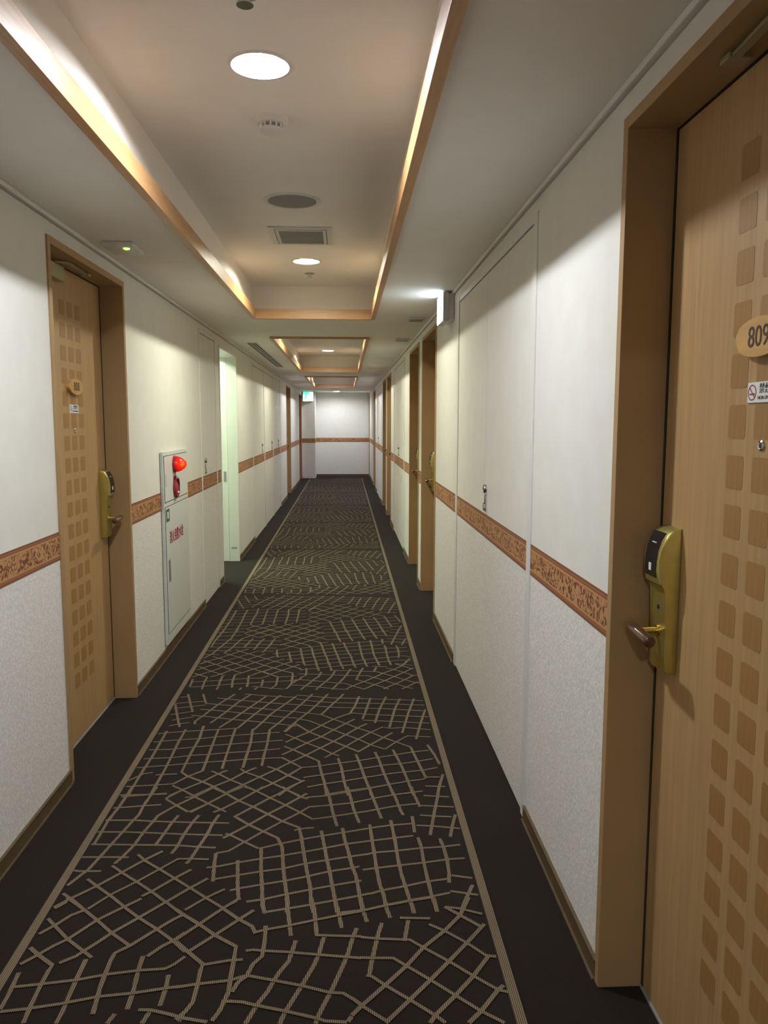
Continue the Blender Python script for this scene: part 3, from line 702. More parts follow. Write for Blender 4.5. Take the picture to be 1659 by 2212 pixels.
# end wall, pier and the wall behind the camera
bm = nb()
box(bm, -WL-0.2, WR+0.2, YE, YE+0.15, 0, BAND0, 1); box(bm, -WL-0.2, WR+0.2, YE, YE+0.15, BAND0, ZS+0.05, 0)
we = tag(obj('wall_end', bm, [M_['paper_up'], M_['paper_low']]), 'pale wall closing the far end of the corridor', kind='structure')
bb = nb(); box(bb, -0.8, WR, YE-0.002, YE+0.004, BAND0, BAND1); part('wallpaper_border', bb, M_['band'], we)
bm = nb()
box(bm, -WL-0.02, -0.80, 20.98, YE-0.001, 0, BAND0, 1); box(bm, -WL-0.02, -0.80, 20.98, YE-0.001, BAND0, ZS-0.001, 0)
wp = tag(obj('wall_pier', bm, [M_['paper_up'], M_['paper_low']]), 'narrow pale wall pier at the far left under the green exit sign', kind='structure')
bb = nb(); box(bb, -WL, -0.798, 20.978, YE-0.003, BAND0, BAND1); part('wallpaper_border', bb, M_['band'], wp)
bm = nb()
box(bm, -WL-0.2, WR+0.2, YB-0.15, YB, 0, BAND0, 1); box(bm, -WL-0.2, WR+0.2, YB-0.15, YB, BAND0, ZS+0.3, 0)
tag(obj('wall_back', bm, [M_['paper_up'], M_['paper_low']]), 'pale wall closing the corridor behind the viewer', kind='structure')

# baseboards (none below the hatches, which reach the floor)
def baseboard(name, s, segs, label):
    bm = nb()
    for a, b in segs:
        if b-a < 0.03: continue
        box(bm, X(s, -0.009), X(s, 0.002), a, b, 0, 0.055); box(bm, X(s, -0.011), X(s, 0.002), a, b, 0.055, 0.0585)
        box(bm, X(s, -0.016), X(s, 0.0), a, b, 0.0, 0.006)
    tag(obj(name, bm, M_['base']), label, kind='structure')
baseboard('baseboard_left', -1, segL, 'brown baseboard along the left wall')
baseboard('baseboard_right', 1, segR, 'brown baseboard along the right wall')
bm = nb(); box(bm, -0.8, WR, YE-0.012, YE, 0, 0.058)
tag(obj('baseboard_end', bm, M_['base']), 'brown baseboard along the end wall', kind='structure')

# slim bead below the soffit, above a dark shadow gap
for s, nm, sd in ((-1, 'trim_5', 'left'), (1, 'trim_6', 'right')):
    bm = nb(); box(bm, X(s, -0.012), X(s, 0.04), YB, YE-0.001, 2.2825, ZS-0.0005, bevel=0.002)
    tag(obj(nm, bm, M_['ceil']), 'slim pale bead between the %s wall and the ceiling' % sd, kind='structure')
bm = nb(); box(bm, CX0-0.3, WR-0.02, 20.22, 20.245, ZS-0.006, ZS-0.0005)
tag(obj('trim_7', bm, M_['grey']), 'dark joint strip across the ceiling before the end wall', kind='structure')

bm = nb(); box(bm, WR-0.022, WR-0.0005, YE-0.06, YE-0.013, 0, 2.2)
tag(obj('trim_8', bm, M_['frame']), 'narrow brown upright strip in the far right corner', kind='structure')

# ================================================================ doors
def text(name, body, size, mat, parent, s, yc, zc, d, align='CENTER', sx=1.0, bold=0.0):
    cu = bpy.data.curves.new(name, 'FONT')
    cu.body = body; cu.size = size; cu.align_x = align; cu.align_y = 'CENTER'; cu.extrude = 0.0004
    cu.resolution_u = 3
    cu.offset = bold
    cu.materials.append(mat)
    t_ = bpy.data.objects.new(name, cu); COL.objects.link(t_)
    me = bpy.data.meshes.new_from_object(t_.evaluated_get(bpy.context.evaluated_depsgraph_get()))
    bpy.data.objects.remove(t_); me.name = name
    o = bpy.data.objects.new(name, me); COL.objects.link(o)
    x = Vector((0, -s, 0)); y = Vector((0, 0, 1)); z = Vector((-s, 0, 0))
    mt = Matrix((x, y, z)).transposed().to_4x4(); mt.translation = Vector((X(s, d), yc, zc))
    if sx != 1.0: mt = mt @ Matrix.Diagonal((sx, 1, 1, 1))
    o.matrix_world = mt
    base = BASE[parent.name] if parent.name in BASE else Vector((0, 0, 0))
    o.parent = parent; o.matrix_parent_inverse = Matrix.Translation(-base)
    return o

def door(idx, s, y0, y1, label, inlays, number=None, lock=True, lamp_tint=False):
    root = empty('door_%d' % idx, (X(s, 0.05), (y0+y1)/2, 0)); tag(root, label, kind='structure')
    rim = 0.03; top = 2.217; fm = M_['frame_lamp_tint'] if lamp_tint else M_['frame']
    d0, d1 = -0.008, DEEP+0.05
    for a, b in ((y0, y0+rim), (y1-rim, y1)):
        bm = nb(); box(bm, X(s, d0), X(s, d1), a, b, 0, top, bevel=0.0015); part('frame_jamb', bm, fm, root)
    bm = nb(); box(bm, X(s, d0), X(s, d1), y0+rim, y1-rim, top-rim, top, bevel=0.0015); part('frame_head', bm, fm, root)
    # leaf
    a, b = y0+rim+0.004, y1-rim-0.012
    yf = b
    bm = nb(); box(bm, X(s, DEEP), X(s, DEEP+0.04), a, b, 0.010, top-rim-0.006, bevel=0.0015)
    leaf = part('door_leaf', bm, M_['leaf'], root)
    bm = nb(); box(bm, X(s, DEEP+0.036), X(s, DEEP+0.048), y0+rim, y1-rim, 0.0, top-rim); part('door_stop', bm, M_['dark'], root)
    bm = nb(); box(bm, X(s, DEEP-0.001), X(s, DEEP+0.036), b+0.0008, y1-rim, 0.007, top-rim); box(bm, X(s, DEEP-0.001), X(s, DEEP+0.036), a, b+0.0008, top-rim-0.0055, top-rim); part('gasket', bm, M_['black'], root)
    bm = nb(); box(bm, X(s, DEEP-0.004), X(s, DEEP+0.045), y0+rim, y1-rim, 0.0, 0.007); part('threshold', bm, M_['grey'], root)
    yc = yf-0.447
    if inlays:
        me = None
        for r in range(18):
            for c in (-1, 0, 1):
                zc = 2.006-r*0.1010; yy = yc+c*0.1015
                if me is None:
                    bm = nb(); prism(bm, rrect(0, 0, 0.068, 0.068, 0.007, 2), lambda u, v, h: (s*h, u, v), -0.0006, 0.0006)
                    o = obj('inlay_square', bm, M_['inlay']); me = o.data
                else:
                    o = bpy.data.objects.new('inlay_square', me); COL.objects.link(o)
                o.location = (X(s, DEEP), yy, zc)
                o.parent = leaf
    # door closer with its arm
    bm = nb(); box(bm, X(s, DEEP-0.045), X(s, DEEP-0.001), a+0.10, a+0.36, top-rim-0.085, top-rim-0.022, bevel=0.004)
    cl = part('door_closer', bm, M_['closer'], root)
    bm = nb()
    def bar(p, q, w_, h_):
        p, q = Vector(p), Vector(q); t = (q-p).normalized(); n = Vector((0,0,1)).cross(t).normalized()*w_/2; hh = Vector((0,0,h_/2))
        v = [bm.verts.new(pt+sa*n+sb*hh) for pt in (p, q) for sa, sb in ((1,1),(-1,1),(-1,-1),(1,-1))]
        for i in range(4): bm.faces.new((v[i], v[(i+1)%4], v[4+(i+1)%4], v[4+i]))
        bm.faces.new(v[3::-1]); bm.faces.new(v[4:])
    zt = top-rim-0.012
    bar((X(s, DEEP-0.023), a+0.30, zt), (X(s, DEEP-0.072), a+0.33, zt), 0.02, 0.008)
    bar((X(s, DEEP-0.072), a+0.33, zt), (X(s, DEEP-0.058), a+0.60, zt), 0.018, 0.007)
    box(bm, X(s, DEEP-0.075), X(s, DEEP-0.030), a+0.585, a+0.622, zt-0.005, zt+0.006, bevel=0.002)
    lathe(bm, (X(s, DEEP-0.05), a+0.604, zt), (0, 0, 1), [(0, .007), (top-rim-zt, .007)], 12)
    put(obj('closer_arm', bm, M_['closer']), cl)
    if lock:
        # lock case: profile (depth out of the leaf, height) swept across its width
        prof = [(0, .903), (.026, .903), (.031, .912), (.031, 1.098), (.034, 1.108), (.048, 1.120), (.0535, 1.15), (.0525, 1.175), (.049, 1.20), (.042, 1.222), (.031, 1.240), (.016, 1.249), (.004, 1.253), (0, 1.253)]
        ya, yb = yf-0.117, yf-0.026
        bm = nb(); fs = prism(bm, prof, lambda u, v, h: (X(s, DEEP-u), h, v), ya, yb)
        es = list({e for f in fs[-2:] for e in f.edges})
        bmesh.ops.bevel(bm, geom=es, offset=0.010, segments=3, profile=0.5, affect='EDGES', clamp_overlap=True)
        lk = part('lock_case', bm, M_['brass'], root, smooth=True); lk['label'] = 'olive gold card lock case'
        # black card reader window following the domed head
        seg_ = [(.0521, 1.134), (.0547, 1.15), (.0537, 1.175), (.0502, 1.20), (.0432, 1.2225), (.0322, 1.2405)]
        bm = nb()
        va = [(bm.verts.new((X(s, DEEP-u), ya+0.015, z)), bm.verts.new((X(s, DEEP-u), yb-0.007, z))) for u, z in seg_]
        vb = [(bm.verts.new((X(s, DEEP-u+0.004), ya+0.015, z)), bm.verts.new((X(s, DEEP-u+0.004), yb-0.007, z))) for u, z in seg_]
        for i in range(len(seg_)-1):
            bm.faces.new((va[i][0], va[i][1], va[i+1][1], va[i+1][0]))
            bm.faces.new((va[i][0], va[i+1][0], vb[i+1][0], vb[i][0])); bm.faces.new((va[i][1], va[i+1][1], vb[i+1][1], vb[i][1]))
        bm.faces.new((va[0][0], va[0][1], vb[0][1], vb[0][0])); bm.faces.new((va[-1][0], va[-1][1], vb[-1][1], vb[-1][0]))
        put(obj('card_reader', bm, M_['black'], smooth=True), lk)
        bm = nb(); box(bm, X(s, DEEP-.0553), X(s, DEEP-.0530), yf-0.075, yf-0.062, 1.148, 1.166)
        put(obj('reader_label', bm, M_['sign_white']), lk)
        bm = nb(); box(bm, X(s, DEEP-.0468), X(s, DEEP-.0440), yf-0.080, yf-0.058, 1.2145, 1.217)
        put(obj('reader_mark', bm, M_['sign_white']), lk)
        bm = nb(); lathe(bm, (X(s, DEEP-.029), yf-0.072, 1.058), (-s, 0, 0), [(0, .006), (.0035, .006), (.0035, .003)], 16)
        put(obj('key_hole', bm, M_['dark']), lk)
        # lever: gold spindle and brown grip lying along the leaf
        zl = 1.0; ys = yf-0.072
        bm = nb(); lathe(bm, (X(s, DEEP-.029), ys, zl), (-s, 0, 0), [(0, .0135), (.006, .0135), (.006, .008), (.045, .0075), (.050, .0095), (.056, .0095)], 24)
        put(obj('lever_spindle', bm, M_['gold'], smooth=True), lk)
        bm = nb(); lathe(bm, (X(s, DEEP-.082), ys+0.045, zl+0.001), (0, -1, -0.06), [(0, .005), (.003, .011), (.02, .0135), (.07, .0145), (.120, .0145), (.127, .0135), (.130, .009)], 24)
        put(obj('lever_grip', bm, M_['grip'], smooth=True), lk)
    if number:
        zc = 1.659; yn = yc+0.003
        bm = nb(); fs = prism(bm, ellipse(0, 0, .092, .037, 40), lambda u, v, h: (X(s, DEEP-h), yn+u, zc+v), 0.0, 0.018)
        bmesh.ops.bevel(bm, geom=list(fs[-1].edges), offset=0.006, segments=3, profile=0.5, affect='EDGES')
        pl = part('number_plate', bm, M_['plate'], root, smooth=True)
        text('room_number', number, 0.056, M_['ink'], pl, s, yn-s*0.0, zc-0.001, DEEP-0.0184, sx=0.92)
        zc = 1.557; yn = yc+0.003
        bm = nb(); box(bm, X(s, DEEP-.003), X(s, DEEP), yn-.058, yn+.058, zc-.0195, zc+.0195, bevel=0.0008)
        sg = part('no_smoking_sign', bm, M_['sign_white'], root)
        yl = yn+s*0.040           # pictogram sits at the reader's left
        bm = nb()
        for i in range(28):
            a0, a1 = 2*math.pi*i/28, 2*math.pi*(i+1)/28
            bm.faces.new([bm.verts.new((X(s, DEEP-.0034), yl+r*math.cos(t), zc+r*math.sin(t))) for r, t in ((.0128,a0),(.0152,a0),(.0152,a1),(.0128,a1))])
        c45 = math.sqrt(.5)
        bm.faces.new([bm.verts.new((X(s, DEEP-.0034), yl+s*u, zc+v)) for u, v in ((.0098,.0080),(.0080,.0098),(-.0098,-.0080),(-.0080,-.0098))])
        put(obj('ban_ring', bm, M_['ink_red']), sg)
        bm = nb(); box(bm, X(s, DEEP-.0033), X(s, DEEP-.0030), yl-.009, yl+.007, zc-.0045, zc-.0015); box(bm, X(s, DEEP-.0033), X(s, DEEP-.0030), yl+.0075, yl+.009, zc-.0045, zc-.0015)
        put(obj('cigarette_symbol', bm, M_['ink_grey']), sg)
        text('sign_lettering', '禁煙室', 0.021, M_['ink_grey'], sg, s, yn-s*0.0165, zc+.0062, DEEP-.0032)
        text('sign_lettering', 'NON-SMOKING', 0.0098, M_['ink_grey'], sg, s, yn-s*0.0165, zc-.0105, DEEP-.0032)
        bm = nb(); lathe(bm, (X(s, DEEP), yc+0.002, 1.457), (-s, 0, 0), [(0, .0105), (.003, .0105), (.005, .0075), (.0035, .005)], 24)
        pp = part('peephole', bm, M_['chrome'], root, smooth=True)
        bm = nb(); lathe(bm, (X(s, DEEP-.0035), yc+0.002, 1.457), (-s, 0, 0), [(0, .005), (.0008, .0045)], 16)
        put(obj('peephole_lens', bm, M_['black']), pp)
    return root

DL = ['light wood guest room door numbered 809 with brown frame, nearest on the right',
      'light wood guest room door numbered 808 with brown frame, left wall before the fire cabinet',
      'brown framed guest room door just beyond the wide white hatch and green exit sign on the right wall',
      'brown framed guest room door facing the open pantry doorway, on the right wall',
      'brown framed door just past the second white hatch on the right wall',
      'brown framed door one narrow wall strip beyond the previous right-hand door, before the far hatch',
      'brown framed door on the left wall after the three narrow white hatches',
      'dark framed door furthest along the right wall',
      'brown framed door, lamp tint painted into its frame, furthest along the left wall, next to the exit sign']
for i, (s, a, b) in enumerate(DOORS):
    door(i+1, s, a, b, DL[i], i < 4, {0: '809', 1: '808'}.get(i), lock=True, lamp_tint=(i == 8))

# ================================================================ white service hatches, flush with the wall
HL = ['wide white two-leaf service hatch with chrome lock, between door 809 and the next right-hand door',
      'narrow white service hatch on the left wall between the fire cabinet and the open doorway',
      'white two-leaf service hatch on the right wall, second one from the viewer',
      'white service hatch on the left wall, first one beyond the open doorway',
      'white service hatch on the left wall, middle one of three beyond the open doorway',
      'white left-wall hatch under a small white flag sign, last of three beyond the doorway',
      'white two-leaf service hatch on the right wall, furthest of its three']
for hi, (s, a, b, nl, yl) in enumerate(HATCH):
    root = empty('service_hatch', (X(s, 0.02), (a+b)/2, 0)); tag(root, HL[hi], 'hatch', 'white service hatches in the corridor walls')
    fwid = 0.06 if nl == 2 else 0.035; top = 2.23
    for y0, y1 in ((a, a+fwid), (b-fwid, b)):
        bm = nb(); box(bm, X(s, -0.005), X(s, 0.05), y0, y1, 0.0, top, bevel=0.0015); part('frame_strip', bm, M_['white'], root)
    bm = nb(); box(bm, X(s, -0.002), X(s, 0.05), a+fwid, b-fwid, top-0.028, top); part('frame_strip', bm, M_['white'], root)
    ya, yb = a+fwid, b-fwid; g = 0.005
    wd = (yb-ya-g*(nl+1))/nl
    for k in range(nl):
        y0 = ya+g+k*(wd+g); y1 = y0+wd
        bm = nb()
        box(bm, X(s, 0.0), X(s, 0.03), y0, y1, 0.008, BAND0, 1); box(bm, X(s, 0.0), X(s, 0.03), y0, y1, BAND0, top-0.035, 0)
        lf = part('hatch_leaf', bm, [M_['paper_up'], M_['paper_low']], root)
        bm = nb(); box(bm, X(s, -0.002), X(s, 0.004), y0, y1, BAND0, BAND1); put(obj('wallpaper_border', bm, M_['band']), lf)
    if hi == 2:
        bm = nb(); box(bm, X(s, -0.0015), X(s, 0.002), yl-.445, yl-.433, .77, .87); part('finger_slot', bm, M_['dark'], root)
    # chrome key cylinder above a drop pull
    bm = nb(); lathe(bm, (X(s, 0.001), yl, 1.183), (-s, 0, 0), [(0, .021), (.012, .021), (.016, .018), (.014, .011)], 24)
    ck = part('lock_cylinder', bm, M_['chrome'], root, smooth=True)
    bm = nb(); lathe(bm, (X(s, -0.0135), yl, 1.183), (-s, 0, 0), [(0, .009), (.001, .008)], 16); put(obj('key_slot', bm, M_['black']), ck)
    bm = nb(); fs = prism(bm, ellipse(0, 0, .016, .043, 28), lambda u, v, h: (X(s, -h), yl+u, 1.113+v), -0.001, 0.006)
    bmesh.ops.bevel(bm, geom=list(fs[-1].edges), offset=0.003, segments=2, affect='EDGES')
    pu = part('drop_pull', bm, M_['chrome'], root, smooth=True)
    bm = nb(); prism(bm, ellipse(0, 0, .011, .022, 20), lambda u, v, h: (X(s, -h), yl+u, 1.128+v), 0.004, 0.0066); put(obj('pull_recess', bm, M_['black']), pu)
    bm = nb(); prism(bm, ellipse(0, 0, .011, .019, 20), lambda u, v, h: (X(s, -h), yl+u, 1.096+v), 0.004, 0.014); put(obj('pull_tongue', bm, M_['chrome'], smooth=True), pu)
s, yl = -1, 13.03
bm = nb(); box(bm, X(s, -0.0005), X(s, -0.042), yl-.008, yl+.008, 1.70, 1.768, bevel=0.003)
tag(obj('flag_sign', bm, M_['sign_white']), 'tiny blank white flag sign sticking out high on the last left-hand hatch', 'sign')

# ================================================================ open pantry doorway on the left
a, b = PANTRY
pd = empty('door_10', (X(-1, 0.05), (a+b)/2, 0)); tag(pd, 'open doorway with pale frame on the left wall, greenish light inside', kind='structure')
for y0, y1, d0, d1 in ((a, a+0.03, -0.006, 0.10), (b-0.03, b, -0.006, 0.10), (a, a+0.014, 0.10, 0.24), (b-0.014, b, 0.10, 0.24)):
    bm = nb(); box(bm, X(-1, d0), X(-1, d1), y0, y1, 0, 2.20, bevel=0.001); part('frame_jamb', bm, M_['white'], pd)
bm = nb(); box(bm, X(-1, -0.006), X(-1, 0.24), a+0.03, b-0.03, 2.17, 2.20, bevel=0.001); part('frame_head', bm, M_['white'], pd)
bm = nb(); box(bm, X(-1, 0.1003), X(-1, 0.106), b-0.0165, b-0.013, 0.001, 2.169); part('jamb_groove_shade', bm, M_['grey'], pd)  # grey strip whose colour stands in for shade in the jamb groove
bm = nb(); box(bm, X(-1, 0.122), X(-1, 0.150), b-0.0165, b-0.0125, 0.86, 0.97); part('strike_plate', bm, M_['grey'], pd)
bm = nb(); box(bm, X(-1, 0.02), X(-1, 0.08), b-0.033, b-0.029, 0.14, 0.155); part('hinge_plate', bm, M_['grey'], pd)
for nm, bb_ in (('wall_pantry_back', (-3.0, -2.95, 6.6, 9.6, 0, 2.42)), ('wall_pantry_near', (-3.0, X(-1, THK+.03), 6.55, 6.6, 0, 2.42)), ('wall_pantry_far', (-3.0, X(-1, THK+.03), 9.6, 9.65, 0, 2.42)), ('ceiling_pantry', (-3.0, X(-1, THK+.02), 6.55, 9.65, 2.42, 2.47))):
    bm = nb(); box(bm, *bb_); tag(obj(nm, bm, M_['pantry_wall']), 'pale green-white surface of the small room behind the open doorway', kind='structure')
pl = empty('pantry_lamp', (-1.85, 8.15, 2.42)); tag(pl, 'flat ceiling lamp inside the room behind the open doorway', 'lamp')
bm = nb(); box(bm, -2.02, -1.68, 7.6, 8.7, 2.39, 2.4195, bevel=0.004); part('lamp_housing', bm, M_['white_plastic'], pl)
bm = nb(); box(bm, -2.00, -1.70, 7.62, 8.68, 2.385, 2.3895); part('lamp_panel', bm, M_['pantry_light'], pl)

# ================================================================ ceiling things
def downlight(x, y, z, warm, label, mat=None, rec=0.014):
    root = empty('downlight', (x, y, z)); tag(root, label, 'ceiling light', 'round recessed downlights')
    bm = nb(); lathe(bm, (x, y, z-0.004), (0, 0, 1), [(0.0045, DL_R+0.016), (0.001, DL_R+0.012), (0.0, DL_R+0.002), (0.0035, DL_R-0.003)], 40, cap0=False, cap1=False)
    part('trim_ring', bm, M_['white_plastic'], root, smooth=True)
    bm = nb(); lathe(bm, (x, y, z), (0, 0, 1), [(-0.001, DL_R-0.001), (rec*0.5, DL_R-0.004), (rec-0.001, 0.058), (rec+0.005, 0.047)], 40, cap0=False, cap1=True)
    part('reflector', bm, M_['white'], root, smooth=True)
    bm = nb(); lathe(bm, (x, y, z+rec), (0, 0, 1), [(0, 0.046), (0.005, 0.046)], 32)
    part('diffuser', bm, mat or (M_['dl_warm'] if warm else M_['dl_cool']), root)
for k, lst in LIGHTS.items():
    for j, (x, y) in enumerate(lst):
        lab = {(1, 0): 'large bright bluish white round downlight nearest the viewer in the first ceiling recess',
               (1, 1): 'warmer round downlight beyond the square ceiling grille in the first recess',
               (2, 1): 'round downlight glowing in the second ceiling recess', (2, 0): 'round downlight hidden by the near edge of the second ceiling recess', (3, 0): 'round downlight hidden by the near edge of the third ceiling recess',
               (3, 1): 'round downlight hidden in the far half of the third ceiling recess', (0, 1): 'round downlight in the ceiling recess just behind the viewer', (0, 0): 'round downlight at the back end of the corridor, behind the viewer'}[(k, j)]
        downlight(x, y, ZU, warm=(k, j) in ((1, 1), (2, 0), (2, 1)), label=lab)
downlight(END_LIGHT[0], END_LIGHT[1], ZS, False, 'small far downlight in the low ceiling just before the end wall', M_["dl_end"], 0.014)

# smoke detector
x, y = -0.248, 2.83
root = empty('smoke_detector', (x, y, ZU)); tag(root, 'white domed smoke detector between the nearest downlight and the speaker', 'detector')
bm = nb(); lathe(bm, (x, y, ZU), (0, 0, -1), [(0, .058), (.014, .056), (.020, .048)], 36, cap0=False); part('detector_base', bm, M_['white_plastic'], root, smooth=True)
bm = nb(); lathe(bm, (x, y, ZU-0.019), (0, 0, -1), [(0, .030), (.016, .030)], 28); part('sensor_chamber', bm, M_['grey'], root)
bm = nb(); lathe(bm, (x, y, ZU-0.034), (0, 0, -1), [(0, .042), (.004, .044), (.010, .038), (.013, .020)], 32); part('detector_cap', bm, M_['white_plastic'], root, smooth=True)
for i in range(12):
    a_ = 2*math.pi*i/12; bm = nb(); cx, cy = x+.038*math.cos(a_), y+.038*math.sin(a_)
    lathe(bm, (cx, cy, ZU-0.018), (0, 0, -1), [(0, .003), (.017, .003)], 8); part('vent_post', bm, M_['sign_white'], root)

# round speaker
x, y = -0.244, 3.826
root = empty('ceiling_speaker', (x, y, ZU)); tag(root, 'round flush ceiling speaker with grey cloth and white rim', 'speaker')
bm = nb(); lathe(bm, (x, y, ZU), (0, 0, -1), [(-0.001, .134), (.005, .132), (.008, .122), (.004, .113)], 48, cap0=False, cap1=False); part('speaker_rim', bm, M_['white_plastic'], root, smooth=True)
bm = nb(); lathe(bm, (x, y, ZU), (0, 0, -1), [(.001, .116), (.0045, .115)], 48); part('speaker_grille', bm, plain('speaker_mesh', (0.27, 0.27, 0.25), 0.8, noise=0.3, nscale=400), root)

# access grille
x0, x1, y0, y1 = -0.408, -0.068, 4.324, 4.724
root = empty('ceiling_grille', ((x0+x1)/2, (y0+y1)/2, ZU)); tag(root, 'square white ceiling grille with grey slats, in front of the second downlight', 'grille')
for (a0, a1, b0, b1, z0) in ((x0, x1, y0, y0+.028, .008), (x0, x1, y1-.028, y1, .008), (x0, x0+.028, y0+.028, y1-.028, .008), (x1-.028, x1, y0+.028, y1-.028, .008)):
    bm = nb(); box(bm, a0, a1, b0, b1, ZU-z0, ZU-0.0003, bevel=0.0015); part('grille_frame', bm, M_['white_plastic'], root)
for (a0, a1, b0, b1) in ((x0+.034, x1-.034, y0+.034, y0+.05), (x0+.034, x1-.034, y1-.05, y1-.034), (x0+.034, x0+.05, y0+.05, y1-.05), (x1-.05, x1-.034, y0+.05, y1-.05)):
    bm = nb(); box(bm, a0, a1, b0, b1, ZU-.012, ZU-0.0003, bevel=0.0015); part('grille_frame', bm, M_['white_plastic'], root)
for i in range(22):
    yy = y0+.056+i*(y1-y0-.112)/21
    bm = nb(); box(bm, x0+.05, x1-.05, yy-.0045, yy+.0045, ZU-.008, ZU-.0005); part('grille_slat', bm, M_['grey'], root)

# sprinkler heads
for x, y, lb in ((-0.239, 2.04, 'small ceiling sprinkler head above the nearest downlight, cut by the picture top'), (-0.244, 5.64, 'small grey ceiling sprinkler head just past the second downlight')):
    root = empty('sprinkler_head', (x, y, ZU)); tag(root, lb, 'sprinkler', 'ceiling sprinkler heads')
    bm = nb(); lathe(bm, (x, y, ZU), (0, 0, -1), [(-0.001, .036), (.003, .034), (.006, .022)], 28, cap0=False); part('escutcheon', bm, M_['grey'], root, smooth=True)
    bm = nb(); lathe(bm, (x, y, ZU-.005), (0, 0, -1), [(0, .012), (.018, .010), (.020, .021), (.022, .021)], 20); part('deflector', bm, M_['chrome'], root, smooth=True)

# low ceiling fittings on the soffit
def soffit_box(name, x0, x1, y0, y1, t, label, cat, led=None):
    root = empty(name, ((x0+x1)/2, (y0+y1)/2, ZS)); tag(root, label, cat)
    bm = nb(); box(bm, x0, x1, y0, y1, ZS-t, ZS-0.0003, bevel=min(0.005, t/2.5)); part('cover', bm, M_['white_plastic'], root, smooth=True)
    if led:
        bm = nb(); lathe(bm, (led[0], led[1], ZS-t+0.002), (0, 0, -1), [(0, .016), (.006, .014), (.009, .007)], 20); part('indicator', bm, M_['led_green'], root, smooth=True)
    else:
        bm = nb(); box(bm, x0+.018, x1-.018, y0+.02, y1-.02, ZS-t-.002, ZS-t+.001, bevel=0.0008); part('lens', bm, M_['grey'], root)
    return root
soffit_box('emergency_light', -1.085, -0.945, 3.66, 3.86, 0.022, 'flat white ceiling fitting with a green light, by the left wall', 'ceiling fitting', (-0.985, 3.705))
soffit_box('emergency_light', 0.487, 0.623, 6.12, 6.30, 0.014, 'flat pale ceiling fitting over the right side, just beyond the exit sign', 'ceiling fitting')
soffit_box('emergency_light', 0.487, 0.630, 7.66, 7.84, 0.014, 'flat pale ceiling fitting beside the near edge of the second recess, right side', 'ceiling fitting')

# linear air outlet
x0, x1, y0, y1 = -1.005, -0.895, 8.15, 11.70
root = empty('slot_diffuser', ((x0+x1)/2, (y0+y1)/2, ZS)); tag(root, 'long dark slotted air outlet in the left side of the ceiling', 'air outlet')
bm = nb(); box(bm, x0+.006, x1-.006, y0+.006, y1-.006, ZS-.002, ZS-.0004); part('slot_void', bm, M_['dark'], root)
for (a0, a1, b0, b1) in ((x0, x0+.010, y0, y1), (x1-.010, x1, y0, y1), (x0+.010, x1-.010, y0, y0+.012), (x0+.010, x1-.010, y1-.012, y1)):
    bm = nb(); box(bm, a0, a1, b0, b1, ZS-.006, ZS-.0003); part('outlet_frame', bm, M_['white_plastic'], root)
for i in range(3):
    xx = x0+.010+(i+1)*(x1-x0-.020)/4
    bm = nb(); box(bm, xx-.003, xx+.003, y0+.012, y1-.012, ZS-.008, ZS-.0015); part('outlet_blade', bm, M_['white_plastic'], root)

# ================================================================ exit signs
def running_man(bm, P, k):
    """P(u,v) -> 3D on the sign face; k scale"""
    def poly(pts): bm.faces.new([bm.verts.new(P(u*k, v*k)) for u, v in pts])
    poly([(0.03+.055*math.cos(2*math.pi*i/14), 0.33+.055*math.sin(2*math.pi*i/14)) for i in range(14)])
    for a0, b0, w0, w1 in (((0.0, .25), (-.05, .0), .11, .09), ((-.02, .23), (.14, .16), .055, .045), ((.14, .16), (.21, .22), .045, .035), ((-.01, .24), (-.15, .18), .055, .045), ((-.15, .18), (-.18, .08), .045, .035),
                           ((-.05, .02), (.09, -.08), .075, .055), ((.09, -.08), (.10, -.27), .055, .045), ((-.06, .02), (-.13, -.14), .075, .055), ((-.13, -.14), (-.29, -.17), .055, .04)):
        A, B = Vector(a0), Vector(b0); t = (B-A).normalized(); n = Vector((-t.y, t.x))
        A2 = A-t*w0*.3; B2 = B+t*w1*.3
        poly([tuple(A2+n*w0/2), tuple(B2+n*w1/2), tuple(B2-n*w1/2), tuple(A2-n*w0/2)])
# on the right wall, above the hatch end, facing the left wall
xf = 0.598; y0, y1, z0, z1 = 4.885, 5.165, 2.118, 2.292
root = empty('exit_sign', (0.64, (y0+y1)/2, 2.2)); tag(root, 'glowing white and green exit sign box on the right wall beyond the wide hatch', 'exit sign')
bm = nb(); box(bm, xf+.004, xf+.040, y0, y1, z0, z1, bevel=0.003); part('sign_case', bm, M_['closer'] if False else plain('exit_case_grey', (0.42, 0.40, 0.36), 0.5, noise=0.03, nscale=20), root)
bm = nb(); box(bm, xf+.040, WR, y0+.02, y1-.02, z0+.01, z1-.004, bevel=0.003); part('wall_bracket', bm, M_['white_plastic'], root)
bm = nb(); box(bm, xf, xf+.0045, y0+.004, y1-.004, z0+.004, z1-.004); pn = part('sign_panel', bm, M_['exit_white'], root)
bm = nb(); running_man(bm, lambda u, v: (xf-.0006, (y0+y1)/2+.04-u, (z0+z1)/2-.006+v), 0.20)
bm.faces.new([bm.verts.new((xf-.0006, (y0+y1)/2-.06-u, (z0+z1)/2+v)) for u, v in ((-.03,.012),(.005,.012),(.005,.032),(.04,0),(.005,-.032),(.005,-.012),(-.03,-.012))])
put(obj('running_figure', bm, M_['exit_green']), pn)
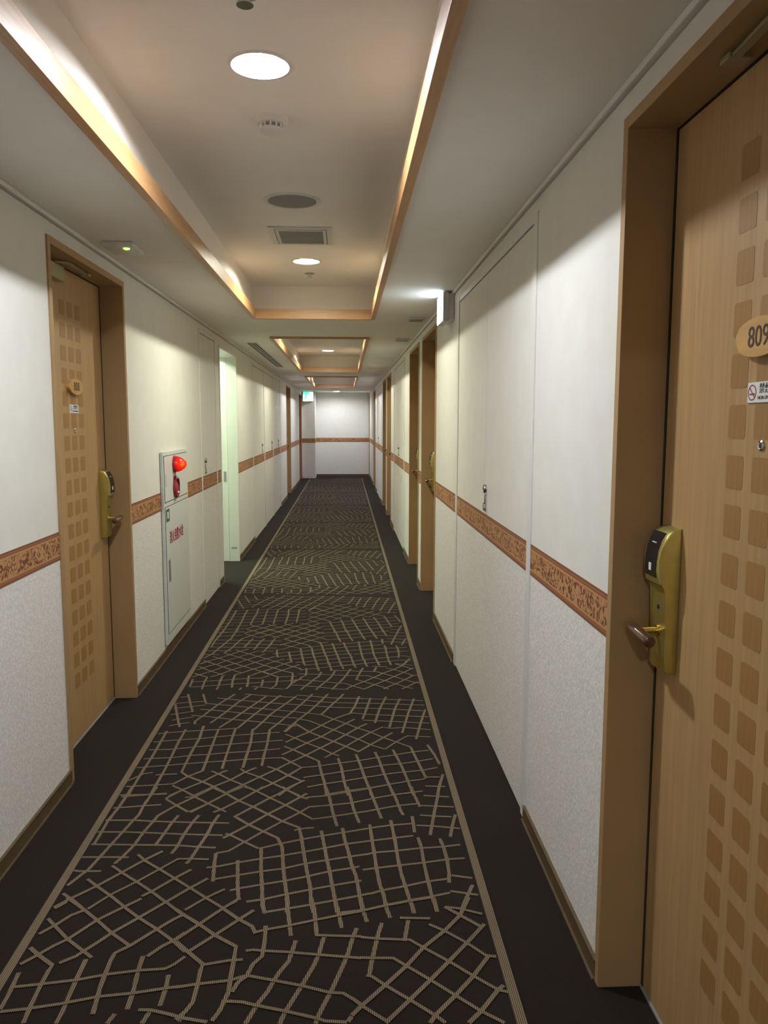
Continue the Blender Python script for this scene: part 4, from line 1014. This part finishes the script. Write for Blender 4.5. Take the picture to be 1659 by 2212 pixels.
# hanging before the pier at the far end, facing the viewer
xa, xb, yf, z0, z1 = -1.118, -0.835, 20.88, 2.035, 2.292
root = empty('exit_sign', ((xa+xb)/2, 20.93, 2.16)); tag(root, 'small glowing green exit sign at the far end of the corridor, over the left pier', 'exit sign')
bm = nb(); box(bm, xa, xb, yf+.004, 20.978, z0, z1, bevel=0.003); part('sign_case', bm, M_['grey'], root)
bm = nb(); box(bm, xa+.012, xb-.004, yf, yf+.0045, z0+.006, z1-.006); pn = part('sign_panel', bm, M_['exit_far'], root)
zc = (z0+z1)/2
bm = nb()
def quad2(u0, u1, v0, v1): bm.faces.new([bm.verts.new((u, yf-.0006, v)) for u, v in ((u0,v0),(u1,v0),(u1,v1),(u0,v1))])
quad2(xa+.012, xa+.175, z1-.075, z1-.006); quad2(xa+.012, xb-.004, z1-.022, z1-.006)
put(obj('door_symbol', bm, M_['exit_green']), pn)
bm = nb(); running_man(bm, lambda u, v: (xa+.095+u, yf-.0009, zc-.030+v), 0.36)
put(obj('running_figure', bm, M_['exit_green']), pn)

# ================================================================ fire hose cabinet on the left wall
s = -1; y0, y1 = 4.91, 5.66; zb, zt = 0.085, 1.311
root = empty('fire_cabinet', (X(s, 0), (y0+y1)/2, zb)); tag(root, 'tall grey-white fire hose cabinet with red lamp and alarm button on the left wall', 'cabinet')
bm = nb(); box(bm, X(s, -.020), X(s, -.0028), y0, y1, zb, zt, bevel=0.002); part('cabinet_body', bm, M_['steel_cab'], root)
def cab_door(name, ya, yb, za, zc_):
    bm = nb(); box(bm, X(s, -.0215), X(s, -.019), ya-.004, yb+.004, za-.004, zc_+.004); part('door_gap', bm, M_['dark'], root)
    bm = nb(); box(bm, X(s, -.024), X(s, -.019), ya, yb, za, zc_, bevel=0.001); return part(name, bm, M_['steel_cab'], root)
up_ = cab_door('upper_door', y0+.025, y1-.03, .995, 1.282)
lo_ = cab_door('lower_door', y0+.025, y1-.03, .155, .960)
bm = nb(); box(bm, X(s, -.0245), X(s, -.022), 4.958, 4.972, 1.09, 1.165); put(obj('finger_slot', bm, M_['grey']), up_)
# red lamp
zc, yc = 1.222, 5.215
bm = nb(); lathe(bm, (X(s, -.022), yc, zc), (1, 0, 0), [(0, .058), (.010, .058), (.014, .054)], 32); lb_ = part('lamp_base', bm, M_['red'], root, smooth=True)
bm = nb(); lathe(bm, (X(s, -.035), yc, zc), (1, 0, 0), [(0, .053), (.02, .050), (.04, .041), (.058, .028), (.068, .014), (.071, .004)], 32)
part('red_lamp', bm, M_['lamp_red'], root, smooth=True)['label'] = 'lit red domed lamp'
# alarm button: red ring, recessed disc
zc, yc = 1.071, 5.235
bm = nb(); lathe(bm, (X(s, -.022), yc, zc), (1, 0, 0), [(0, .075), (.012, .075), (.019, .067), (.019, .056), (.010, .052)], 36)
al = part('alarm_button', bm, M_['red'], root, smooth=True); al['label'] = 'round red alarm button'
bm = nb(); lathe(bm, (X(s, -.031), yc, zc), (1, 0, 0), [(0, .030), (.006, .028)], 24); put(obj('push_disc', bm, plain('clear_disc', (0.36, 0.04, 0.055), 0.2, noise=0.05, nscale=40), smooth=True), al)
bm = nb(); box(bm, X(s, -.0412), X(s, -.040), yc-.035, yc+.035, zc+.058, zc+.066); put(obj('button_lettering_bar', bm, M_['sign_white']), al)
bm = nb(); box(bm, X(s, -.026), X(s, -.023), yc-.012, yc+.012, 1.146, 1.163); part('maker_plate', bm, M_['grey'], root)
# green sticker
bm = nb(); box(bm, X(s, -.0252), X(s, -.0235), 4.945, 5.035, .868, .948); gs = part('green_sticker', bm, M_['ink_green'], root)
bm = nb(); box(bm, X(s, -.0256), X(s, -.025), 4.972, 5.008, .888, .930); put(obj('sticker_panel', bm, M_['sign_white']), gs)
text('cabinet_lettering', '消火用散水栓', 0.085, M_['ink_red'], root, s, 5.235, .752, -.0246, sx=0.82, bold=0.0016)
bm = nb(); box(bm, X(s, -.0248), X(s, -.0235), 4.975, 5.035, .475, .625, bevel=0.0006); hp = part('pull_handle', bm, M_['grey'], root)
bm = nb(); box(bm, X(s, -.0262), X(s, -.0240), 4.985, 5.000, .485, .615, bevel=0.0006); put(obj('handle_lip', bm, M_['chrome']), hp)
